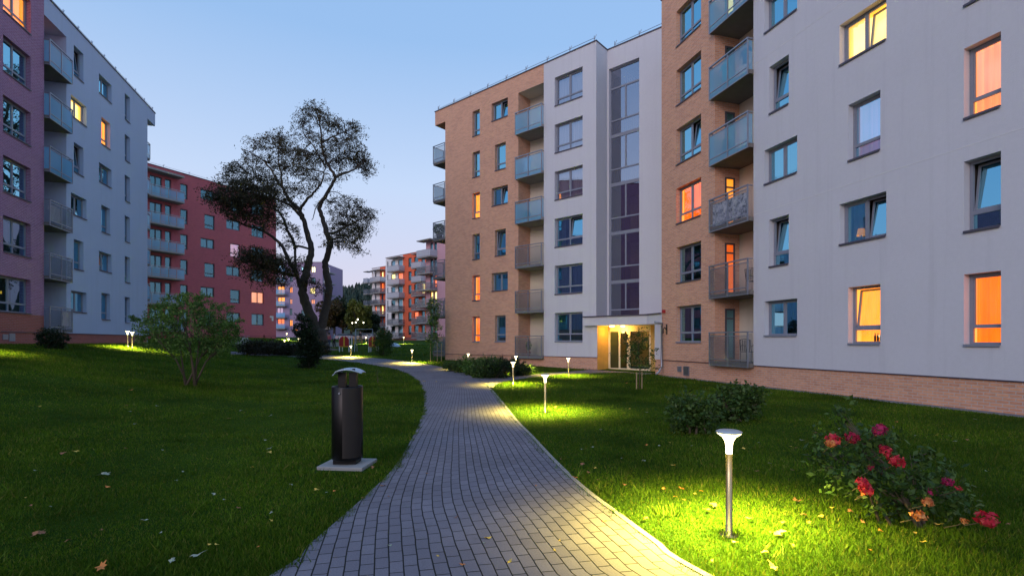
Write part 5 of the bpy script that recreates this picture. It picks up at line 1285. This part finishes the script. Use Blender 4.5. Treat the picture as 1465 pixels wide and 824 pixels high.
# hood: shallow curved shell, arched along x
mb = MB(); nx = 16; ny = 8
def hp(i, j, o=0):
    x = -.155+.37*i/nx; y_ = -.19+.38*j/ny; f = i/nx
    z = 1.215+.075*math.sin(math.pi*(f*.86+.06))**.8+.012*(1-((j-ny/2)/(ny/2))**2)-.02*(f < .12); return (x, y_*(.55+.45*math.sin(math.pi*min(1, f*.9+.1))), z+o)
for i in range(nx):
    for j in range(ny):
        mb.face([hp(i, j), hp(i+1, j), hp(i+1, j+1), hp(i, j+1)]); mb.face([hp(i, j, -.012), hp(i, j+1, -.012), hp(i+1, j+1, -.012), hp(i+1, j, -.012)])
for i in range(nx):
    for j in (0, ny): mb.face([hp(i, j), hp(i+1, j), hp(i+1, j, -.012), hp(i, j, -.012)])
for j in range(ny):
    for i in (0, nx): mb.face([hp(i, j), hp(i, j+1), hp(i, j+1, -.012), hp(i, j, -.012)])
hd = mb.build('hood', simple('hood_galvanised', (.42, .50, .60), .45, .3, .1), BN, None, True)
mb = MB()
for x, y_ in ((-.03, -.12), (.07, -.1), (.12, -.12)): mb.lathe([(.001, 1.308), (.020, 1.308), (.022, 1.28)], 10, (x, y_, -.012))
mb.build('hole_disc', m_dk, hd)  # dark discs drawn where the hood has holes

# ================================================================== PLAYGROUND, PEOPLE, CARS, BIKES
mr = simple('play_red', (.42, .02, .02), .45); my = simple('play_yellow', (.75, .42, .03), .45)
def play_tower(px_, py_, wpx, label):
    b = ground_at(px_, py_); k = b.y/F; w = wpx*k/2
    e = empty('play_tower', b, 0, label, 'play tower')
    for sx in (-1, 1):
        for sy in (-1, 1):
            p = MB(); p.tube([(sx*w*.9, sy*w*.8, -.1), (sx*w*.9, sy*w*.8, 1.42)], .05, 10); p.build('post', M['white'], e)
    p = MB(); p.box(-w*.9, w*.9, -w*.8, w*.8, .5, .56); p.build('platform', simple('play_deck', (.25, .15, .08), .7), e)
    for sx in (-1, 1):
        p = MB(); n_ = 8; pts = []
        for i in range(n_+1): f = i/n_; pts.append((sx*(w*.16+w*.78*f), -w*.9, .5+.0*f, .95+.42*math.cos(f*1.25)))
        for i in range(n_):
            a_, c_ = pts[i], pts[i+1]
            for yy in (-w*.9-.02, -w*.9+.02): p.face([(a_[0], yy, a_[2]), (c_[0], yy, c_[2]), (c_[0], yy, c_[3]), (a_[0], yy, a_[3])])
            p.face([(a_[0], -w*.9-.02, a_[3]), (c_[0], -w*.9-.02, c_[3]), (c_[0], -w*.9+.02, c_[3]), (a_[0], -w*.9+.02, a_[3])])
        p.build('side_panel', mr, e)
    p = MB(); p.box(-w*.15, w*.15, -w*.9-.015, -w*.9+.015, .55, 1.3); p.build('centre_panel', my, e)
    p = MB(); p.box(-w*.85, w*.85, -w*.85, -w*.85+.04, .42, .52); p.build('front_beam', my, e)
play_tower(494.5, 503, 15, 'left red play tower with yellow stripe on the playground')
play_tower(534.5, 503.5, 12, 'right red play tower with yellow stripe beside the oval bush')
b = ground_at(564.5, 496); b = Vector((b.x, b.y, b.z))
e = empty('play_dome', b, 0, 'low pale blue dome on the grass right of the play towers', 'dome')
mb = MB(); mb.lathe([(.62, 0), (.58, .12), (.48, .24), (.32, .34), (.15, .39), (.001, .40)], 24); mb.build('shell', simple('dome_blue', (.38, .50, .62), .5), e, None, True)
mb = MB(); mb.lathe([(.66, -.02), (.66, .03), (.62, .035)], 24); mb.build('rim', M['metal'], e)
b = ground_at(512, 492.5); e = empty('climbing_frame', b, 0, 'small yellow climbing frame at the back of the playground', 'climbing frame')
for sx in (-.5, .5):
    mb = MB(); mb.tube([(sx, 0, 0), (sx, 0, .9)], .04, 8); mb.build('post', my, e)
mb = MB()
for z in (.3, .6, .88): mb.tube([(-.5, 0, z), (.5, 0, z)], .03, 8)
mb.build('rung', my, e)
b = ground_at(509, 503); e = empty('swing_frame', b, 0, 'white framed swing beside the left red play tower', 'swing')
mb = MB(); mb.tube([(0, -.4, -.05), (0, 0, 2.0), (0, .4, -.05)], .035, 8); mb.tube([(1.5, -.4, -.05), (1.5, 0, 2.0), (1.5, .4, -.05)], .022, 8); mb.tube([(0, 0, 2), (1.5, 0, 2)], .022, 8); mb.build('frame', M['metal'], e)
mb = MB(); mb.tube([(.55, 0, 2), (.55, 0, .5)], .01, 5); mb.tube([(.95, 0, 2), (.95, 0, .5)], .01, 5); mb.box(.52, .98, -.1, .1, .47, .5); mb.build('seat', M['black'], e)
# low benches / boards near the playground
for px_, lb in ((478, 'pale low board wall left of the play towers'),):
    b = ground_at(px_, 496); e = empty('low_wall', b, 0, lb, 'low wall'); mb = MB(); mb.box(-.9, .9, -.08, .08, -.1, .45); mb.build('panel', simple('pale_board', (.4, .42, .45), .7), e); mb = MB(); mb.box(-.93, .93, -.11, .11, .452, .50); mb.build('cap', M['concrete'], e)

def person(px_, py_, label, top, legs, hairc, Y=None, rz=0, h=1.72, step=.12, armx=.0):
    b = ground_at(px_, py_) if Y is None else Vector(((px_-CX)/F*Y, Y, tz((px_-CX)/F*Y, Y)))
    e = empty('person', b, rz, label, 'person')
    s = h/1.72
    def skin(name, J, E, Rd, mat, root=0):
        me = bpy.data.meshes.new(name); me.from_pydata([tuple(Vector(j)*s) for j in J], E, []); o = bpy.data.objects.new(name, me); COL.objects.link(o); o.parent = e
        md = o.modifiers.new('skin', 'SKIN'); sd = o.modifiers.new('sub', 'SUBSURF'); sd.levels = sd.render_levels = 1
        for i, v in enumerate(me.skin_vertices[0].data): v.radius = (Rd[i]*s, Rd[i]*s*.85); v.use_root = (i == root)
        me.materials.append(mat); return o
    sk = simple('skin', (.42, .25, .18), .6)
    J = [(0,0,.92),(0,0,1.15),(0,0,1.38),(0,0,1.47),(0,-.02,1.60),(0,0,1.68), (.1,0,.88),(.11,-step,.50),(.12,-step*.6,.09),(.12,-step*.6-.13,.04), (-.1,0,.88),(-.11,step*.6,.50),(-.12,step,.09),(-.12,step-.13,.04), (.19,0,1.38),(.25,.02,1.12),(.25+armx,-.08,.88),(.25+armx,-.11,.79), (-.19,0,1.38),(-.25,.02,1.12),(-.25,-.06,.88),(-.25,-.09,.79)]
    E = [(0,1),(1,2),(2,3),(3,4),(4,5),(0,6),(6,7),(7,8),(8,9),(0,10),(10,11),(11,12),(12,13),(2,14),(14,15),(15,16),(16,17),(2,18),(18,19),(19,20),(20,21)]
    Rd = [.14,.13,.14,.055,.09,.07,.09,.065,.045,.035,.09,.065,.045,.035,.055,.045,.035,.03,.055,.045,.035,.03]
    skin('body', J, E, Rd, sk)
    skin('jacket', [(0,0,.90),(0,0,1.15),(0,0,1.40),(.20,0,1.38),(.255,.02,1.12),(.255+armx,-.07,.90),(-.20,0,1.38),(-.255,.02,1.12),(-.255,-.05,.90)], [(0,1),(1,2),(2,3),(3,4),(4,5),(2,6),(6,7),(7,8)], [.165,.155,.16,.075,.065,.05,.075,.065,.05], top, 1)
    skin('trousers', [(0,0,.93),(.1,0,.86),(.11,-step,.50),(.12,-step*.6,.10),(-.1,0,.86),(-.11,step*.6,.50),(-.12,step,.10)], [(0,1),(1,2),(2,3),(0,4),(4,5),(5,6)], [.15,.105,.08,.06,.105,.08,.06], legs)
    mb = MB(); mb.lathe([(.001, 1.72), (.07, 1.70), (.105, 1.64), (.108, 1.58), (.09, 1.53)], 14, (0, .012, 0)); o = mb.build('hair', hairc, e, None, True); o.scale = (s, s, s)
hb = simple('hair_dark', (.03, .02, .015), .7); blk = simple('cloth_black', (.015, .015, .02), .8); pnk = simple('cloth_pink', (.5, .10, .16), .8); lbl = simple('cloth_pale_blue', (.42, .48, .58), .8); dn = simple('cloth_denim', (.05, .06, .11), .8)
person(557, 496, 'standing person in dark clothes beyond the oval bush', blk, blk, hb, None, .4)
person(515.5, 487, 'distant person in black walking by the far street lamps', blk, dn, hb, 78, 1.2, 1.7)
person(471, 498, 'person in a pink jacket standing right of the big tree trunk', pnk, dn, hb, None, 2.6, 1.6)
person(478, 497.5, 'person in a pale blue jacket beside the one in pink', lbl, blk, hb, None, -1.2, 1.7)

def car(px_, Y, rz, col, label):
    x = (px_-CX)/F*Y; e = empty('parked_car', (x, Y, tz(x, Y)), rz, label, 'car', 'cars parked beyond the playground')
    mb = MB(); prof = [(-2.1,.35),(-2.15,.7),(-2.05,.95),(-1.2,1.02),(1.1,.98),(1.95,.85),(2.15,.65),(2.12,.35)]; n = len(prof)
    for s_ in (-1, 1): mb.face([(p[0], s_*.86, p[1]) for p in (prof if s_ < 0 else prof[::-1])])
    for i in range(n): j = (i+1) % n; mb.face([(prof[i][0], -.86, prof[i][1]), (prof[i][0], .86, prof[i][1]), (prof[j][0], .86, prof[j][1]), (prof[j][0], -.86, prof[j][1])])
    mb.build('body', simple('car_paint', col, .25, .2, .02), e, None, False, .06)
    mb = MB(); cp = [(-1.9,1.0,.8),(-1.45,1.42,.66),(.35,1.45,.66),(1.1,1.0,.8)]
    for s_ in (-1, 1): mb.face([(p[0], s_*p[2], p[1]) for p in cp])
    for i in range(3): a_, c_ = cp[i], cp[i+1]; mb.face([(a_[0], -a_[2], a_[1]), (a_[0], a_[2], a_[1]), (c_[0], c_[2], c_[1]), (c_[0], -c_[2], c_[1])])
    mb.build('window', simple('car_glass', (.03, .04, .05), .08), e, None, False, .04)
    mb = MB(); mb.box(-1.40, .32, -.64, .64, 1.452, 1.485); mb.build('roof', simple('car_paint', col, .25, .2, .02), e, None, False, .02)
    for wx in (-1.3, 1.3):
        for wy in (-.80, .80): mb = MB(); mb.tube([(wx, wy-.1, .32), (wx, wy+.1, .32)], .32, 16); mb.build('wheel', M['black'], e)
    for wy in (-.6, .6): mb = MB(); mb.box(2.08, 2.16, wy-.15, wy+.15, .62, .75); mb.build('headlight', M['white'], e)
car(495, 112, .15, (.55, .42, .46), 'pale pinkish car parked at the left beyond the playground')
car(501, 118, .1, (.20, .03, .03), 'dark red car parked between two others beyond the playground')
car(526, 104, -.1, (.45, .40, .42), 'light grey car parked near the most distant white block')

def bicycle(px_, py_, rz, label):
    b = ground_at(px_, py_); e = empty('bicycle', b, rz, label, 'bicycle', 'bicycles behind the hedge')
    for wx in (-.52, .52):
        mb = MB(); mb.tube([(wx+.33*math.cos(t_*math.pi/10), 0, .34+.33*math.sin(t_*math.pi/10)) for t_ in range(21)], .018, 6, False); w = mb.build('wheel', M['black'], e)
        s = MB()
        for t_ in range(8): s.tube([(wx, 0, .34), (wx+.32*math.cos(t_*.785), 0, .34+.32*math.sin(t_*.785))], .004, 4)
        s.build('spokes', M['metal'], w)
    mb = MB(); A, B_, C_, D_ = (-.52, 0, .34), (-.1, 0, .30), (-.22, 0, .82), (.38, 0, .80)
    for p, q in ((A, B_), (A, C_), (B_, C_), (C_, D_), (B_, D_), (D_, (.52, 0, .34))): mb.tube([p, q], .018, 6)
    mb.build('frame', M['white'], e)
    mb = MB(); mb.box(-.34, -.12, -.06, .06, .90, .95); mb.tube([(-.22, 0, .82), (-.23, 0, .9)], .014, 6); mb.build('saddle', M['black'], e)
    mb = MB(); mb.tube([(.38, 0, .80), (.36, 0, .98)], .014, 6); mb.tube([(.30, -.26, .98), (.38, 0, 1.0), (.30, .26, .98)], .014, 6); mb.build('handlebar', M['metal'], e)
bicycle(343, 496.5, .3, 'left bicycle leaning behind the hedge near the crimson block')
bicycle(350, 497, -.4, 'right bicycle parked behind the hedge near the crimson block')
# tufted plant on the end balcony
e = empty('balcony_plant', P1.w(uL-.75, -.0, .80+ST*3+.0)+Vector((0, .5, 0)), 0, 'bushy green potted plant on an end balcony of the tan brick block', 'plant')
r = np.random.default_rng(9); np_mesh('foliage', leaf_quads(ell_points((0, 0, .75), (.5, .35, .45), 900, r), .1, r), 4, M['leaf_green'], e)
mb = MB(); mb.lathe([(.001, 0), (.18, 0), (.24, .4), (.22, .4), (.001, .36)], 14); mb.build('pot', M['concrete_dk'], e)

# ================================================================== FALLEN LEAVES
def leaf_mesh(name, mat, seed):
    r = random.Random(seed); me = MB(); n = 14; pts = []
    for i in range(n):
        a = 2*math.pi*i/n; rad = (.5 if i % 2 == 0 else .28)*(1+r.uniform(-.25, .25))*(1.25 if i == 0 else 1)
        pts.append((rad*math.cos(a), rad*math.sin(a)*.8, .09*math.cos(a*2+seed)+r.uniform(0, .07)))
    for i in range(n): me.face([(0, 0, .03), pts[i], pts[(i+1) % n]])
    me.tube([(-.3, 0, .04), (-.55, .05, .06)], .02, 4)
    mm = bpy.data.meshes.new(name); mm.from_pydata(me.v, [], me.f); mm.materials.append(mat); return mm
lm = {'yellow': simple('fallen_yellow', (.62, .42, .07), .7, 0, .3, 3), 'orange': simple('fallen_orange', (.60, .20, .04), .7, 0, .3, 3), 'brown': simple('fallen_brown', (.28, .12, .055), .8, 0, .3, 3), 'pale': simple('fallen_pale', (.30, .33, .24), .6, 0, .2, 3)}
meshes = {c: [leaf_mesh('fallen_leaf', m, 5+i) for i in range(3)] for c, m in lm.items()}
spots = [(55,774,26,'brown'),(98,783,14,'brown'),(148,684,20,'pale'),(90,653,10,'brown'),(108,650,9,'yellow'),(283,802,24,'pale'),(246,814,14,'pale'),(310,788,9,'yellow'),(145,820,26,'orange'),(300,789,7,'yellow'),(385,651,12,'yellow'),(386,646,10,'pale'),(361,673,9,'yellow'),(306,713,8,'pale'),(230,771,8,'pale'),(207,751,12,'pale'),(341,733,9,'brown'),(252,694,6,'pale'),(388,741,7,'pale'),
 (416,700,10,'pale'),(453,707,11,'yellow'),(467,711,5,'pale'),(548,697,11,'brown'),(520,714,8,'brown'),(557,785,13,'pale'),(652,743,9,'brown'),(698,775,15,'yellow'),(661,814,11,'orange'),(729,806,13,'yellow'),(611,680,6,'brown'),(693,782,5,'pale'),(534,674,10,'brown'),
 (834,669,12,'brown'),(842,681,8,'brown'),(823,689,11,'orange'),(893,699,8,'brown'),(950,705,9,'orange'),(975,705,11,'orange'),(966,717,8,'orange'),(1003,709,11,'orange'),(995,713,7,'yellow'),(864,748,10,'orange'),(925,748,11,'orange'),(1021,728,15,'yellow'),(1011,737,11,'yellow'),(1072,749,15,'brown'),(1112,772,24,'yellow'),(1120,755,10,'orange'),(1095,799,18,'orange'),(1133,787,13,'yellow'),(1018,814,9,'yellow'),(1106,820,20,'yellow'),(921,664,11,'pale'),(963,671,9,'yellow'),(1101,668,9,'pale'),(1082,680,9,'brown'),(1134,678,7,'brown'),(1138,722,10,'brown'),(1052,786,12,'yellow'),(800,778,7,'yellow'),(890,660,6,'pale'),
 (1142,723,12,'brown'),(1150,745,12,'brown'),(1174,746,12,'yellow'),(1157,754,10,'orange'),(1217,739,12,'brown'),(1236,756,11,'brown'),(1259,767,10,'orange'),(1342,757,13,'yellow'),(1320,785,13,'yellow'),(1147,634,8,'pale'),(1201,617,6,'pale'),(1360,628,8,'pale'),(1366,635,7,'pale'),(1310,627,5,'pale'),(1411,680,5,'pale'),(958,637,6,'yellow'),(943,642,5,'pale'),(1063,646,8,'yellow'),(1085,637,5,'pale'),(1190,733,8,'yellow'),(1250,690,8,'yellow')]
rs = random.Random(3)
for _ in range(70):
    py_ = 545+260*rs.random()**1.3; px_ = rs.uniform(5, 1455)
    spots.append((px_, py_, 3+4*(py_-500)/300*rs.random()+2, rs.choice(['yellow', 'brown', 'pale', 'pale', 'orange'])))
onp = {True: ' on the grey path', False: ' lying on the grass'}
for (px_, py_, s, c) in spots:
    g = ground_at(px_, py_)
    if g.y > 22: continue
    XX, YY = np.array([g.x]), np.array([g.y]); on = bool(inpoly(XX, YY, poly1)[0])
    if bool(inpoly(XX, YY, blocks[3])[0]): continue
    o = bpy.data.objects.new('fallen_leaf', rs.choice(meshes[c])); COL.objects.link(o)
    o.scale = (max(.03, s*g.y/F*.85),)*3; o.location = g+Vector((0, 0, .018 if on else .045)); o.rotation_euler = (rs.uniform(-.35, .35), rs.uniform(-.35, .35), rs.uniform(0, 6.28))
    tag(o, 'fallen %s autumn leaf%s' % (c if c != 'pale' else 'pale grey green', onp[on]), 'leaf', 'fallen %s leaves%s' % (c, onp[on]))

# ================================================================== LIGHT, SKY, CAMERA
W = bpy.data.worlds.new('World'); SC.world = W; W.use_nodes = True; nt = W.node_tree; nt.nodes.clear()
out = nt.nodes.new('ShaderNodeOutputWorld')
sky = nt.nodes.new('ShaderNodeTexSky'); sky.sky_type = 'NISHITA'; sky.sun_disc = False; sky.sun_elevation = R(1.5); sky.sun_rotation = R(228); sky.altitude = 100; sky.air_density = 1.0; sky.dust_density = .6; sky.ozone_density = 3
bg1 = N(nt, 'ShaderNodeBackground', Strength=.04); L(nt, sky.outputs[0], bg1.inputs[0])
tc = nt.nodes.new('ShaderNodeTexCoord'); sp = nt.nodes.new('ShaderNodeSeparateXYZ'); L(nt, tc.outputs['Generated'], sp.inputs[0])
col = ramp(nt, sp.outputs[2], [(0.0, (.50, .44, .50)), (.12, (.44, .43, .54)), (.28, (.37, .45, .60)), (.5, (.21, .34, .55)), (1, (.14, .28, .52))])
bg2 = N(nt, 'ShaderNodeBackground', Strength=1.0); L(nt, col, bg2.inputs[0])
ad = nt.nodes.new('ShaderNodeAddShader'); L(nt, bg1.outputs[0], ad.inputs[0]); L(nt, bg2.outputs[0], ad.inputs[1]); L(nt, ad.outputs[0], out.inputs[0])
sl = bpy.data.lights.new('sun', 'SUN'); sl.energy = .62; sl.angle = R(25); sl.color = (1, .80, .78)
so = bpy.data.objects.new('sun', sl); COL.objects.link(so)
dirv = Vector((.47, .86, -.34)); so.rotation_euler = dirv.to_track_quat('-Z', 'Y').to_euler(); so.location = (-20, -20, 30)
cam = bpy.data.cameras.new('camera'); cam.sensor_width = 36; cam.lens = 36*F/1465; cam.shift_y = 77/1465; cam.clip_end = 5000; cam.clip_start = .05
co = bpy.data.objects.new('camera', cam); COL.objects.link(co); co.location = (0, 0, EYE); co.rotation_euler = (R(90), 0, 0); SC.camera = co
vs = SC.view_settings; vs.view_transform = 'Standard'; vs.look = 'None'; vs.gamma = 1; vs.exposure = .6
SC.cycles.max_bounces = 6; SC.cycles.transparent_max_bounces = 12; SC.cycles.sample_clamp_indirect = 4
